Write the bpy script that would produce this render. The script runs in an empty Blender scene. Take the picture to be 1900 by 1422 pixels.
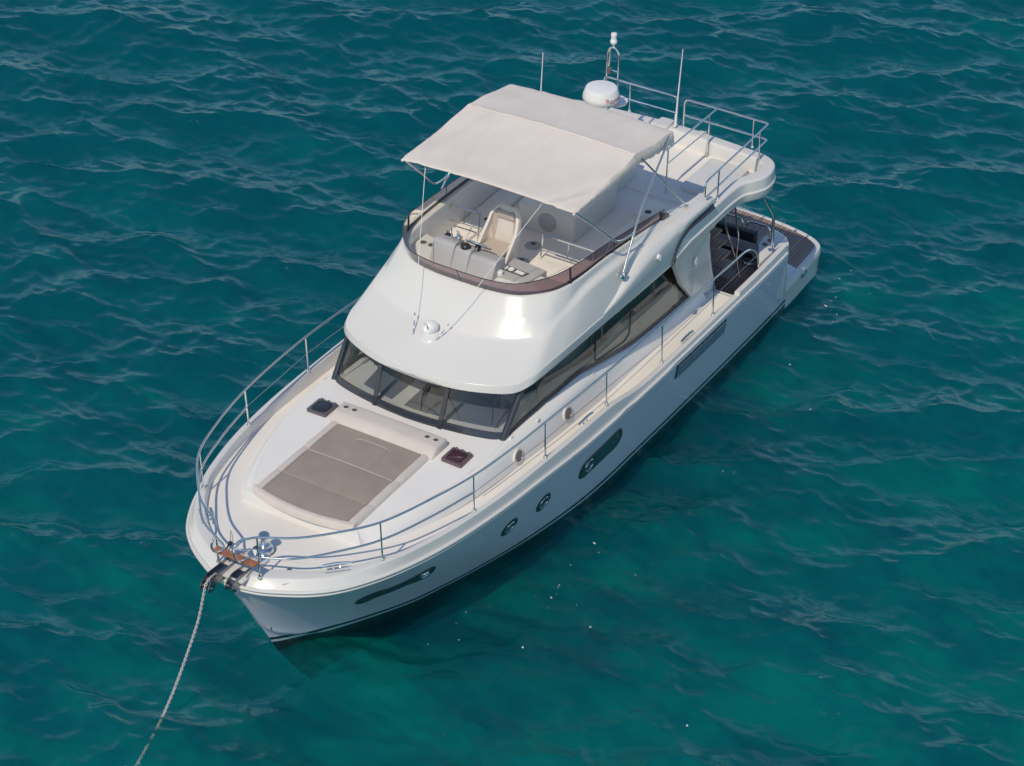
import bpy, bmesh, math, random
import numpy as np
from mathutils import Vector, Matrix
random.seed(7); rng = np.random.default_rng(7)
R = math.radians
sc = bpy.context.scene
col = sc.collection

# ---------------------------------------------------------------- camera, sky, sun, exposure
cam = bpy.data.cameras.new("camera"); cam_ob = bpy.data.objects.new("camera", cam); col.objects.link(cam_ob)
CAM = Vector((26.5326335, 16.18926103, 22.16196047))
PITCH, YAW, ROLL = R(33.70406788), R(210.61909583), R(1.18090172)
fw = Vector((math.cos(PITCH) * math.cos(YAW), math.cos(PITCH) * math.sin(YAW), -math.sin(PITCH)))
r0 = fw.cross(Vector((0, 0, 1))).normalized(); u0 = r0.cross(fw)
rr = math.cos(ROLL) * r0 + math.sin(ROLL) * u0
uu = -math.sin(ROLL) * r0 + math.cos(ROLL) * u0
cam_ob.matrix_world = Matrix(((rr.x, uu.x, -fw.x, CAM.x), (rr.y, uu.y, -fw.y, CAM.y), (rr.z, uu.z, -fw.z, CAM.z), (0, 0, 0, 1)))
cam.sensor_fit = 'HORIZONTAL'; cam.sensor_width = 36.0; cam.lens = 4713.5575 / 1900 * 36.0
cam.clip_start = 0.5; cam.clip_end = 2000
sc.camera = cam_ob

world = bpy.data.worlds.new("World"); sc.world = world; world.use_nodes = True
wn = world.node_tree; wn.nodes.clear()
sky = wn.nodes.new("ShaderNodeTexSky"); sky.sky_type = 'NISHITA'; sky.sun_disc = False
SUN_EL, SUN_AZ = R(49.3), R(3.5)         # the sun stands ahead of the bow (+x), a touch to port
sky.sun_elevation = SUN_EL; sky.sun_rotation = R(90) - SUN_AZ; sky.air_density = 1.0; sky.dust_density = 0.0; sky.ozone_density = 2.2
bg = wn.nodes.new("ShaderNodeBackground"); bg.inputs[1].default_value = 0.122
wo = wn.nodes.new("ShaderNodeOutputWorld")
wn.links.new(sky.outputs[0], bg.inputs[0]); wn.links.new(bg.outputs[0], wo.inputs[0])
sun = bpy.data.lights.new("sun", 'SUN'); sun.energy = 2.75; sun.angle = R(0.6); sun.color = (1, 0.875, 0.68)
sun_ob = bpy.data.objects.new("sun", sun); col.objects.link(sun_ob)
sd = Vector((math.cos(SUN_EL) * math.cos(SUN_AZ), math.cos(SUN_EL) * math.sin(SUN_AZ), math.sin(SUN_EL)))
sun_ob.rotation_euler = sd.to_track_quat('Z', 'Y').to_euler(); sun_ob.location = (40, 0, 50)
sc.view_settings.view_transform = 'Standard'; sc.view_settings.look = 'None'
sc.view_settings.exposure = 0.0; sc.view_settings.gamma = 1.0
sc.cycles.max_bounces = 10; sc.cycles.transparent_max_bounces = 16; sc.cycles.volume_bounces = 3
sc.cycles.use_denoising = True; sc.cycles.caustics_reflective = False; sc.cycles.caustics_refractive = False
sc.cycles.sample_clamp_indirect = 6; sc.cycles.sample_clamp_direct = 5

# ---------------------------------------------------------------- materials
def mat(name, base, rough=0.5, metal=0.0, spec=0.5, noise=0.0, nscale=3.0, bump=0.0, bscale=40.0, coat=0.0, sheen=0.0, detail=4):
    m = bpy.data.materials.new(name); m.use_nodes = True
    nt = m.node_tree; b = nt.nodes["Principled BSDF"]
    b.inputs["Base Color"].default_value = (*base, 1); b.inputs["Roughness"].default_value = rough
    b.inputs["Metallic"].default_value = metal; b.inputs["Specular IOR Level"].default_value = spec
    b.inputs["Coat Weight"].default_value = coat; b.inputs["Coat Roughness"].default_value = 0.06
    b.inputs["Sheen Weight"].default_value = sheen
    if noise or bump:
        g = nt.nodes.new("ShaderNodeNewGeometry")
    if noise:
        t = nt.nodes.new("ShaderNodeTexNoise"); t.inputs["Scale"].default_value = nscale; t.inputs["Detail"].default_value = detail
        nt.links.new(g.outputs["Position"], t.inputs["Vector"])
        cr = nt.nodes.new("ShaderNodeValToRGB"); e = cr.color_ramp.elements
        e[0].position = 0.3; e[1].position = 0.7
        e[0].color = (*[c * (1 - noise) for c in base], 1); e[1].color = (*[min(1, c * (1 + noise * .6)) for c in base], 1)
        nt.links.new(t.outputs["Fac"], cr.inputs[0]); nt.links.new(cr.outputs[0], b.inputs["Base Color"])
    if bump:
        t2 = nt.nodes.new("ShaderNodeTexNoise"); t2.inputs["Scale"].default_value = bscale; t2.inputs["Detail"].default_value = 3
        nt.links.new(g.outputs["Position"], t2.inputs["Vector"])
        bp = nt.nodes.new("ShaderNodeBump"); bp.inputs["Strength"].default_value = bump; bp.inputs["Distance"].default_value = 0.01
        nt.links.new(t2.outputs["Fac"], bp.inputs["Height"]); nt.links.new(bp.outputs[0], b.inputs["Normal"])
    return m

def glass(name, tint, dens, rough=0.02):
    m = bpy.data.materials.new(name); m.use_nodes = True; nt = m.node_tree; nt.nodes.clear()
    o = nt.nodes.new("ShaderNodeOutputMaterial"); mx = nt.nodes.new("ShaderNodeMixShader")
    tr = nt.nodes.new("ShaderNodeBsdfTransparent"); tr.inputs[0].default_value = (*tint, 1)
    df = nt.nodes.new("ShaderNodeBsdfDiffuse"); df.inputs[0].default_value = (*[t * .35 for t in tint], 1)
    m2 = nt.nodes.new("ShaderNodeMixShader"); m2.inputs[0].default_value = dens
    gl = nt.nodes.new("ShaderNodeBsdfGlossy"); gl.inputs["Roughness"].default_value = rough; gl.inputs[0].default_value = (1, 1, 1, 1)
    fr = nt.nodes.new("ShaderNodeFresnel"); fr.inputs[0].default_value = 1.5
    nt.links.new(tr.outputs[0], m2.inputs[1]); nt.links.new(df.outputs[0], m2.inputs[2])
    nt.links.new(fr.outputs[0], mx.inputs[0]); nt.links.new(m2.outputs[0], mx.inputs[1]); nt.links.new(gl.outputs[0], mx.inputs[2])
    nt.links.new(mx.outputs[0], o.inputs[0]); return m

M = {}
M['gel'] = mat("gelcoat", (.70, .69, .67), .19, coat=0, noise=.03, nscale=.9)
M['house'] = mat("deckhouse_gelcoat", (.83, .81, .78), .3, noise=.03, nscale=1.1)
M['deck'] = mat("nonskid_deck", (.85, .81, .755), .6, noise=.05, nscale=1.3, bump=.06, bscale=120)
M['cream'] = mat("cream_gelcoat", (.74, .71, .64), .35, noise=.04, nscale=1.2)
M['steel'] = mat("stainless_steel", (.78, .78, .77), .12, metal=1.0)
M['wire'] = mat("wire_rope", (.55, .55, .55), .35, metal=.9)
M['black'] = mat("black_rubber", (.022, .024, .03), .35)
M['frit'] = mat("dark_frame", (.035, .04, .052), .22, coat=.3)
M['grey'] = mat("grey_vinyl", (.43, .43, .44), .55, noise=.06, nscale=4, bump=.15, bscale=60)
M['greyd'] = mat("dark_grey_panel", (.10, .105, .115), .45, noise=.1, nscale=6)
M['canvas'] = mat("canopy_canvas", (.93, .845, .775), .85, noise=.05, nscale=2.5, bump=.2, bscale=240, sheen=.1)
M['tan'] = mat("taupe_cushion", (.325, .268, .23), .8, noise=.09, nscale=3, bump=.9, bscale=6, sheen=.15)
M['pale'] = mat("pale_cushion", (.62, .56, .515), .75, noise=.05, nscale=5, bump=.5, bscale=12, sheen=.1)
M['leather'] = mat("cream_leather", (.70, .66, .60), .5, noise=.04, nscale=6)
M['seat'] = mat("beige_seat_fabric", (.52, .44, .39), .7, noise=.06, nscale=9, bump=.2, bscale=50)
M['white'] = mat("white_plastic", (.80, .81, .82), .35)
M['wood'] = mat("varnished_wood", (.36, .15, .075), .32, noise=.3, nscale=14, coat=.3)
M['brown'] = mat("brown_panel", (.20, .165, .145), .5, noise=.1, nscale=3)
M['roller'] = mat("dark_steel", (.30, .30, .31), .28, metal=1.0, noise=.2, nscale=20)
M['galv'] = mat("galvanised_chain", (.62, .60, .58), .5, metal=.2, noise=.2, nscale=30)
M['red'] = mat("red_lettering", (.42, .02, .05), .5)
M['cup'] = mat("cup_well", (.10, .085, .07), .6)
M['froth_glint'] = mat("froth_and_glints", (.8, .84, .84), .6)
def translucent(m, fac, c):
    nt = m.node_tree; b = nt.nodes["Principled BSDF"]; o = nt.nodes["Material Output"]
    t = nt.nodes.new("ShaderNodeBsdfTranslucent"); t.inputs[0].default_value = (*c, 1); x = nt.nodes.new("ShaderNodeMixShader"); x.inputs[0].default_value = fac
    nt.links.new(b.outputs[0], x.inputs[1]); nt.links.new(t.outputs[0], x.inputs[2]); nt.links.new(x.outputs[0], o.inputs["Surface"])
translucent(M['canvas'], .22, (.95, .80, .66))     # sun glows through the cloth
M['smoke'] = glass("smoked_screen", (.46, .33, .37), .30)
M['cabin_glass'] = glass("cabin_glass", (.95, .92, .89), .02)
M['wind_glass'] = glass("windshield_glass", (.82, .85, .90), .03)
M['hatch_glass'] = glass("hatch_glass", (.35, .25, .30), .45)
M['hull_glass'] = mat("hull_window_glass", (.05, .05, .058), .08, coat=.5)

def teak(name, base, dark):
    m = bpy.data.materials.new(name); m.use_nodes = True; nt = m.node_tree; b = nt.nodes["Principled BSDF"]
    g = nt.nodes.new("ShaderNodeNewGeometry"); sp = nt.nodes.new("ShaderNodeSeparateXYZ"); nt.links.new(g.outputs["Position"], sp.inputs[0])
    def mth(op, a, v): 
        n = nt.nodes.new("ShaderNodeMath"); n.operation = op; nt.links.new(a, n.inputs[0]); n.inputs[1].default_value = v; return n.outputs[0]
    s = mth('MULTIPLY', sp.outputs[1], 1 / .058); fr = mth('FRACT', s, 0); seam = mth('LESS_THAN', fr, .17)
    fl = mth('FLOOR', s, 0)
    wn_ = nt.nodes.new("ShaderNodeTexWhiteNoise"); wn_.noise_dimensions = '1D'; nt.links.new(fl, wn_.inputs["W"])
    no = nt.nodes.new("ShaderNodeTexNoise"); no.inputs["Scale"].default_value = 5; mp = nt.nodes.new("ShaderNodeMapping"); mp.inputs["Scale"].default_value = (1, 14, 1)
    nt.links.new(g.outputs["Position"], mp.inputs[0]); nt.links.new(mp.outputs[0], no.inputs["Vector"])
    ad = nt.nodes.new("ShaderNodeMath"); ad.operation = 'ADD'; nt.links.new(wn_.outputs["Value"], ad.inputs[0]); nt.links.new(no.outputs["Fac"], ad.inputs[1])
    hf = mth('MULTIPLY', ad.outputs[0], .5)
    cr = nt.nodes.new("ShaderNodeValToRGB"); e = cr.color_ramp.elements
    e[0].position = .2; e[1].position = .8; e[0].color = (*[c * .75 for c in base], 1); e[1].color = (*[c * 1.2 for c in base], 1)
    nt.links.new(hf, cr.inputs[0])
    mx = nt.nodes.new("ShaderNodeMix"); mx.data_type = 'RGBA'; nt.links.new(seam, mx.inputs[0]); nt.links.new(cr.outputs[0], mx.inputs[6]); mx.inputs[7].default_value = (*dark, 1)
    nt.links.new(mx.outputs[2], b.inputs["Base Color"]); b.inputs["Roughness"].default_value = .6
    return m
M['teak'] = teak("teak_planking", (.36, .245, .20), (.03, .028, .03))

def hull_paint():
    m = mat("hull_gelcoat", (.66, .635, .72), .12, coat=.5); nt = m.node_tree; b = nt.nodes["Principled BSDF"]  # white hull; the lavender of its shade is put into this colour
    g = nt.nodes.new("ShaderNodeNewGeometry"); sp = nt.nodes.new("ShaderNodeSeparateXYZ"); nt.links.new(g.outputs["Position"], sp.inputs[0])
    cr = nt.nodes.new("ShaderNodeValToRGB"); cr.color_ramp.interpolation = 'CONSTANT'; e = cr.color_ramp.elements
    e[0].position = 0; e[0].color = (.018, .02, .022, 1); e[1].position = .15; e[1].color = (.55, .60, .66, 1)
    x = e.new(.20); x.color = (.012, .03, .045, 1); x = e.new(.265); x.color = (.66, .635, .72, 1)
    mx = nt.nodes.new("ShaderNodeMath"); mx.operation = 'SUBTRACT'; nt.links.new(sp.outputs[0], mx.inputs[0]); mx.inputs[1].default_value = 3.3; mx.use_clamp = False
    m2 = nt.nodes.new("ShaderNodeMath"); m2.operation = 'MAXIMUM'; nt.links.new(mx.outputs[0], m2.inputs[0]); m2.inputs[1].default_value = 0
    m3 = nt.nodes.new("ShaderNodeMath"); m3.operation = 'MULTIPLY_ADD'; nt.links.new(m2.outputs[0], m3.inputs[0]); m3.inputs[1].default_value = -.05; nt.links.new(sp.outputs[2], m3.inputs[2])   # the boot top rises towards the stem
    nt.links.new(m3.outputs[0], cr.inputs[0]); nt.links.new(cr.outputs[0], b.inputs["Base Color"])
    return m
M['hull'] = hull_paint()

# ---------------------------------------------------------------- mesh helpers
def cr_line(P, n=8, closed=False):
    P = [np.array(p, float) for p in P]; out = []; N = len(P)
    for i in range(N if closed else N - 1):
        p1, p2 = P[i], P[(i + 1) % N]
        p0 = P[i - 1] if (closed or i > 0) else 2 * p1 - p2
        p3 = P[(i + 2) % N] if (closed or i + 2 < N) else 2 * p2 - p1
        d01, d12, d23 = (max(np.linalg.norm(b - a) ** .5, 1e-4) for a, b in ((p0, p1), (p1, p2), (p2, p3)))
        m1 = (p2 - p1) + d12 * ((p1 - p0) / d01 - (p2 - p0) / (d01 + d12))
        m2 = (p2 - p1) + d12 * ((p3 - p2) / d23 - (p3 - p1) / (d12 + d23))
        for k in range(n):
            t = k / n
            out.append((2 * t**3 - 3 * t**2 + 1) * p1 + (t**3 - 2 * t**2 + t) * m1 + (-2 * t**3 + 3 * t**2) * p2 + (t**3 - t**2) * m2)
    if not closed: out.append(P[-1])
    return out

def fil(P, r, n=4, closed=False):
    """round the corners of a polyline; r may be one number or one per corner"""
    P = [np.array(p, float) for p in P]; N = len(P); out = []
    for i, p in enumerate(P):
        if not closed and i in (0, N - 1): out.append(p); continue
        a, b = P[i - 1], P[(i + 1) % N]; rad = r[i] if isinstance(r, (list, tuple)) else r
        la, lb = np.linalg.norm(a - p), np.linalg.norm(b - p); c = min(rad, .48 * la, .48 * lb)
        q0 = p + (a - p) * c / max(la, 1e-6); q1 = p + (b - p) * c / max(lb, 1e-6)
        for k in range(n + 1):
            t = k / n; out.append((1 - t)**2 * q0 + 2 * t * (1 - t) * p + t * t * q1)
    return out

class MB:
    def __init__(s): s.v = []; s.f = []
    def add(s, V, F):
        o = len(s.v); s.v += [tuple(map(float, p)) for p in V]; s.f += [tuple(i + o for i in f) for f in F]; return s
    def grid(s, rows, cu=False, cv=False):
        n, m = len(rows), len(rows[0]); V = [p for r in rows for p in r]; F = []
        for i in range(n if cu else n - 1):
            for j in range(m if cv else m - 1):
                F.append((i * m + j, ((i + 1) % n) * m + j, ((i + 1) % n) * m + (j + 1) % m, i * m + (j + 1) % m))
        return s.add(V, F)
    def loft(s, ribs, n=5, cu=False, cv=False):
        m = len(ribs[0]); cols = [cr_line([r[j] for r in ribs], n, cu) for j in range(m)]
        return s.grid([[cols[j][i] for j in range(m)] for i in range(len(cols[0]))], cu, cv)
    def tube(s, P, r=.0127, k=10, cap=True, closed=False, r2=None):
        P = [np.array(p, float) for p in P]; N = len(P); rows = []
        up = None
        for i in range(N):
            a = P[i - 1] if (closed or i > 0) else P[i]; b = P[(i + 1) % N] if (closed or i < N - 1) else P[i]
            t = b - a; t = t / max(np.linalg.norm(t), 1e-9)
            if up is None:
                up = np.array([0, 0, 1.]) if abs(t[2]) < .9 else np.array([1., 0, 0])
            up = up - t * (up @ t); up /= max(np.linalg.norm(up), 1e-9); sd_ = np.cross(t, up)
            rad = r if r2 is None else r + (r2 - r) * i / (N - 1)
            rows.append([P[i] + rad * (math.cos(q) * up + math.sin(q) * sd_) for q in np.linspace(0, 2 * math.pi, k, endpoint=False)])
        o = len(s.v); s.grid(rows, closed, True)
        if cap and not closed:
            s.f.append(tuple(o + j for j in range(k))[::-1]); s.f.append(tuple(o + (N - 1) * k + j for j in range(k)))
        return s
    def ctube(s, P, r=.0127, n=6, k=10, closed=False): return s.tube(cr_line(P, n, closed), r, k, True, closed)
    def lathe(s, prof, c=(0, 0, 0), k=24, axis=(0, 0, 1)):
        ax = Vector(axis).normalized(); q = Vector((0, 0, 1)).rotation_difference(ax)
        rows = []
        for r_, z in prof:
            rows.append([tuple(Vector(c) + q @ Vector((r_ * math.cos(t), r_ * math.sin(t), z))) for t in np.linspace(0, 2 * math.pi, k, endpoint=False)])
        return s.grid(rows, False, True)
    def prism(s, out, z0, z1, fn=None):
        """vertical prism over a plan outline (x, y); z0/z1 number or function of (x, y)"""
        f0 = z0 if callable(z0) else (lambda x, y: z0); f1 = z1 if callable(z1) else (lambda x, y: z1)
        n = len(out); V = [(p[0], p[1], f0(p[0], p[1])) for p in out] + [(p[0], p[1], f1(p[0], p[1])) for p in out]
        F = [(i, (i + 1) % n, n + (i + 1) % n, n + i) for i in range(n)] + [tuple(range(n))[::-1], tuple(range(n, 2 * n))]
        return s.add(V, F)
    def box(s, x0, x1, y0, y1, z0, z1): return s.prism([(x0, y0), (x1, y0), (x1, y1), (x0, y1)], z0, z1)
    def mirror(s):
        n = len(s.v); s.v += [(x, -y, z) for x, y, z in s.v[:n]]; s.f += [tuple(i + n for i in f)[::-1] for f in s.f[:]]; return s

def obj(name, mb, material, parent=None, label=None, bevel=0.0, ang=38, seg=2, solid=0.0, normals=True):
    me = bpy.data.meshes.new(name); bm = bmesh.new()
    vs = [bm.verts.new(p) for p in mb.v]
    for f in mb.f:
        try: bm.faces.new([vs[i] for i in f])
        except ValueError: pass
    bmesh.ops.remove_doubles(bm, verts=bm.verts, dist=2e-5)
    bmesh.ops.dissolve_degenerate(bm, edges=bm.edges, dist=1e-6)
    if normals: bmesh.ops.recalc_face_normals(bm, faces=bm.faces)
    if bevel:
        es = [e for e in bm.edges if len(e.link_faces) == 2 and e.calc_face_angle(0) > R(30)]
        bmesh.ops.bevel(bm, geom=es, offset=bevel, segments=seg, profile=.6, affect='EDGES', clamp_overlap=True)
    for f in bm.faces: f.smooth = True
    for e in bm.edges:
        if len(e.link_faces) == 2 and e.calc_face_angle(0) > R(ang): e.smooth = False
    bm.to_mesh(me); bm.free(); me.materials.append(material)
    o = bpy.data.objects.new(name, me); col.objects.link(o)
    if parent: o.parent = parent
    if label: o['label'] = label
    if solid:
        md = o.modifiers.new("solid", 'SOLIDIFY'); md.thickness = solid; md.offset = 0
    return o

def thing(name, label, cat, loc=(0, 0, 0)):
    o = bpy.data.objects.new(name, None); col.objects.link(o); o.location = loc; o.empty_display_size = .3
    o['label'] = label; o['category'] = cat; return o
def tag(o, label=None, cat=None, kind=None, group=None):
    if label: o['label'] = label
    if cat: o['category'] = cat
    if kind: o['kind'] = kind
    if group: o['group'] = group
    return o
def ip(x, xs, ys): return float(np.interp(x, xs, ys))
def rrect(x0, x1, y0, y1, r, n=5): return [tuple(p[:2]) for p in fil([(x0, y0), (x1, y0), (x1, y1), (x0, y1)], r, n, True)]
def two(P): return [(x, -y, z) for x, y, z in P]
# ================================================================ the yacht
yacht = thing("motor_yacht", "white flybridge motor yacht with a beige canopy, lying at anchor on green water", "motor yacht")

# ---------------------------------------------------------------- hull
RUB = [(6.17, 0), (6.15, .14), (6.09, .37), (5.98, .60), (5.76, .95), (5.5, 1.21), (5.12, 1.44), (4.75, 1.6), (4.3, 1.745), (3.6, 1.905), (2.6, 2.03), (1.5, 2.09), (.5, 2.12), (-1, 2.125), (-2.5, 2.125), (-4, 2.11), (-5.0, 2.09), (-5.98, 2.05)]
WLN = [(5.24, 0), (5.16, .07), (4.95, .21), (4.6, .43), (4.2, .66), (3.75, .88), (3.33, 1.06), (2.9, 1.19), (2.42, 1.335), (1.8, 1.51), (1.24, 1.65), (.5, 1.79), (-.23, 1.87), (-1.6, 1.90), (-3, 1.92), (-4.7, 1.93), (-5.6, 1.93), (-6.34, 1.92)]
def zrub(x): return ip(x, [-6, -4.1, -2.6, -.8, .7, 2, 3.3, 4.3, 5.5, 6.2], [1.30, 1.37, 1.40, 1.44, 1.51, 1.61, 1.67, 1.70, 1.745, 1.76])
def zcap(x): return ip(x, [-6, -4.3, -3.4, -1.7, -1.15, -.85, -.6, -.35, -.1, .4, 1.6, 3.25, 4.8, 6.2], [1.42, 1.47, 1.495, 1.53, 1.55, 1.58, 1.63, 1.69, 1.735, 1.765, 1.805, 1.86, 1.905, 1.89])
def zdeck(x): return ip(x, [-6, -4.2, -1.7, -.5, 0, 1.6, 3.25, 4.6, 5.3, 6.2], [1.37, 1.38, 1.42, 1.46, 1.50, 1.60, 1.70, 1.775, 1.82, 1.86])
NU = 6
rubc = cr_line(RUB, NU); wlc = cr_line(WLN, NU); NS = len(rubc)
LEV = [0, .1, .2, .3, .4, .5, .62, .75, .88, 1.0]
hrows = []
for i in range(NS):
    t = i / (NS - 1); rb, wl = rubc[i], wlc[i]; zr = zrub(rb[0]); row = []
    row += [(wl[0] - .75 * (1 - t), wl[1] * .04, -1.05), (wl[0] - .55 * (1 - t), wl[1] * .62, -.80), (wl[0] - .25 * (1 - t), wl[1] * .92, -.38)]
    flare = ip(t, [0, .18, .45, 1], [2.5, 1.42, .92, .9])
    fc = max(.385 * (1 - t / .25), .02); stp = .075 * min(1, t / .035) * max(0, 1 - t / .25)
    for f in [0, .5 * fc, fc - .008, fc + .008] + [fc + (1 - fc) * q_ for q_ in (.12, .26, .42, .6, .75, .88, 1.0)]:
        g = f ** flare
        # the spray chine on the bow: a step that runs down into the water
        kn = stp * (math.exp(-(f - fc) / .25) if f > fc else 0)
        row.append((wl[0] + (rb[0] - wl[0]) * f, wl[1] + (rb[1] - wl[1]) * g + kn, zr * f))
    hrows.append(row)
def sm(rows): return [cr_line(r, 3) for r in rows]
hs = sm(hrows)
full = [[(p[0], -p[1], p[2]) for p in r] for r in reversed(hs[1:])] + hs
hb = MB().grid(full)
# transom
n_ = len(hs[-1]); tr = [[(p[0], p[1] * k, p[2]) for p in hs[-1]] for k in np.linspace(-1, 1, 9)]
hb.grid(tr)
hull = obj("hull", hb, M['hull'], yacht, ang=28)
hrow_np = np.array([[(p[0], p[1], p[2]) for p in r] for r in hs])
def hull_at(x, z):
    """port half breadth of the hull and its outward normal at (x, z)"""
    ys = []; xs_ = []
    for r in hrow_np:
        ys.append(np.interp(z, r[:, 2], r[:, 1])); xs_.append(np.interp(z, r[:, 2], r[:, 0]))
    xs_ = np.array(xs_)[::-1]; ys = np.array(ys)[::-1]
    return float(np.interp(x, xs_, ys))
def hull_frame(x, z):
    y = hull_at(x, z); e = .04
    tx = Vector((2 * e, hull_at(x + e, z) - hull_at(x - e, z), 0)).normalized()
    tz = Vector((0, hull_at(x, z + e) - hull_at(x, z - e), 2 * e)).normalized()
    n = tz.cross(tx).normalized()
    if n.y < 0: n = -n
    return Vector((x, y, z)), n
def on_hull(pts, off): return [tuple((lambda a: a[0] + a[1] * off)(hull_frame(x, z))) for x, z in pts]
def stadium(xa, za, xb, zb, h, n=10):
    d = Vector((xb - xa, zb - za)); L = d.length; d /= L; nn = Vector((-d.y, d.x)); r = h / 2; out = []
    ca, cb = Vector((xa, za)) + d * r, Vector((xb, zb)) - d * r
    for k in range(n + 1):
        q = math.pi * k / n; out.append(tuple(cb + nn * r * math.cos(q) + d * r * math.sin(q)))
    for k in range(n + 1):
        q = math.pi * k / n; out.append(tuple(ca - nn * r * math.cos(q) - d * r * math.sin(q)))
    return out
def flip(o):
    """the starboard twin of a port-side piece"""
    c = bpy.data.objects.new(o.name.split('.')[0], o.data.copy()); col.objects.link(c)
    for v in c.data.vertices: v.co.y = -v.co.y
    c.data.flip_normals(); c.parent = o.parent
    for md in o.modifiers:
        m2 = c.modifiers.new(md.name, md.type); m2.thickness = md.thickness; m2.offset = md.offset
    return c
def scale2(pts, k, h):
    cx = sum(p[0] for p in pts) / len(pts); cz = sum(p[1] for p in pts) / len(pts)
    out = []
    for i, p in enumerate(pts):
        a, b = Vector(pts[i - 1]), Vector(pts[(i + 1) % len(pts)]); t = (b - a).normalized(); nn = Vector((t.y, -t.x))
        if nn.dot(Vector(p) - Vector((cx, cz))) < 0: nn = -nn
        out.append(tuple(Vector(p) + nn * h))
    return out
def hull_window(pts, name, rings=True):
    win = MB(); o0 = on_hull(scale2(pts, 1, .03), .004); o1 = on_hull(scale2(pts, 1, .012), .016); o2 = on_hull(pts, .010); o3 = on_hull(scale2(pts, 1, -.02), .003)
    win.grid([o0, o1, o2, o3], False, True)
    ins_ = scale2(pts, 1, -.018); m_ = len(ins_); h_ = m_ // 2; gb = MB()
    gb.grid([on_hull([(a[0] + (b[0] - a[0]) * t, a[1] + (b[1] - a[1]) * t) for a, b in zip(ins_[:h_], ins_[h_:][::-1])], .005) for t in np.linspace(0, 1, 12)])
    return obj(name, win, M['frit'], yacht), gb
def ring_on_hull(x, z, r, w, parent, dx=1.0):
    c, n = hull_frame(x, z); a = Vector((1, 0, 0)); a = (a - n * a.dot(n)).normalized(); b = n.cross(a)
    P = [tuple(c + n * .012 + a * r * math.cos(q) + b * r * math.sin(q)) for q in np.linspace(0, 2 * math.pi, 28, endpoint=False)]
    return obj("porthole_ring", MB().tube(P, w, 8, closed=True), M['steel'], parent)
made = []
f, g = hull_window(stadium(4.80, 1.015, 3.79, 1.085, .235), "hull_window"); gl_ = obj("glass", g, M['hull_glass'], f); rg = ring_on_hull(3.92, 1.075, .075, .010, f); made.append((f, [gl_, rg]))
f, g = hull_window(stadium(.62, .945, -.50, .985, .30), "hull_window"); gl_ = obj("glass", g, M['hull_glass'], f); rg = ring_on_hull(.40, .955, .105, .010, f); made.append((f, [gl_, rg]))
for x, z in ((2.30, .985), (1.53, .965)):
    f, g = hull_window(stadium(x + .13, z, x - .13, z + .001, .255), "porthole"); gl_ = obj("glass", g, M['hull_glass'], f); rg = ring_on_hull(x, z, .105, .008, f); made.append((f, [gl_, rg]))
for f, ch in made:
    t_ = flip(f)
    for c_ in ch: flip(c_).parent = t_
# engine-room air vents under the rub rail
vb = MB(); fr_ = MB(); X0, X1, ZT = -2.13, -3.70, 0.0
def zt(x): return zrub(x) - .10
secs = np.linspace(X0, X1, 5)
for i in range(4):
    a, b = secs[i] - .012, secs[i + 1] + .012
    for k in range(5):
        za = -.012 - k * .046
        rows = []
        for x in np.linspace(a, b, 5): rows.append([on_hull([(x, zt(x) + za)], .004)[0], on_hull([(x, zt(x) + za - .012)], .028)[0], on_hull([(x, zt(x) + za - .02)], .026)[0], on_hull([(x, zt(x) + za - .026)], .004)[0]])
        vb.grid(rows)
rows = [[on_hull([(x, zt(x) + .02)], .003)[0], on_hull([(x, zt(x) - .25)], .003)[0]] for x in np.linspace(X0 + .04, X1 - .04, 14)]
vent = obj("air_vent", MB().grid(rows), mat("vent_recess", (.008, .018, .02), .5), hull)
for x in secs: fr_.tube([on_hull([(x, zt(x) + .02)], .012)[0], on_hull([(x, zt(x) - .24)], .012)[0]], .012, 6)
fr_.tube([on_hull([(x, zt(x) - .24)], .01)[0] for x in np.linspace(X0, X1, 14)], .012, 6)
ventm = mat("vent_slats", (.15, .24, .255), .4)
sl_ = obj("vent_slats", vb, ventm, hull); vf_ = obj("vent_frame", fr_, ventm, hull)
sl_.parent = hull; flip(vent); flip(sl_); flip(vf_)
# rub rail: two half-round strips
def ring_half(c, dz, dy):
    P = []
    for i, p in enumerate(c):
        a, b = c[max(i - 1, 0)], c[min(i + 1, len(c) - 1)]; t = np.array([b[0] - a[0], b[1] - a[1]]); t /= np.linalg.norm(t)
        nn = np.array([-t[1], t[0]]);
        if nn[1] < 0 or (i == 0): nn = -nn if nn[0] < 0 else nn
        P.append((p[0] + nn[0] * dy, p[1] + nn[1] * dy, zrub(p[0]) + dz))
    return P
def around(P): return two(P[::-1])[:-1] + P
rr_ = MB().tube(around(ring_half(rubc, .012, .010)), .024, 8).tube(around(ring_half(rubc, -.045, .004)), .017, 8)
obj("rub_rail", rr_, M['gel'], hull)

# ---------------------------------------------------------------- bulwark and decks
def inset(d, i):
    c = rubc; a, b = c[max(i - 1, 0)], c[min(i + 1, NS - 1)]; t = np.array([b[0] - a[0], b[1] - a[1]]); t /= np.linalg.norm(t)
    nn = np.array([t[1], -t[0]])
    if i == 0: nn = np.array([-1., 0])
    elif nn[1] > 0: nn = -nn
    q = np.array([c[i][0], c[i][1]]) + nn * d; return q[0], max(q[1], 0) if i else 0.0
def bul(i, hi=0.0, foot=None):
    x, y = rubc[i][0], rubc[i][1]; zr = zrub(x); zc = zcap(x) + hi; bow = max(0, min(1, (x - 4.6) / 1.3))
    ins = .022 + .10 * bow; wd = .085 + .10 * bow
    a = inset(ins, i); b = inset(ins + wd, i); ft = zdeck(x) - .02 if foot is None else foot
    P = [(x, y, zr), (*inset(.012, i), zr + .03), (*a, zc), (*b, zc), (*inset(ins + wd + .03, i), ft)]
    return fil(P, [0, .008, .014, .014, 0], 3)
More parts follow.
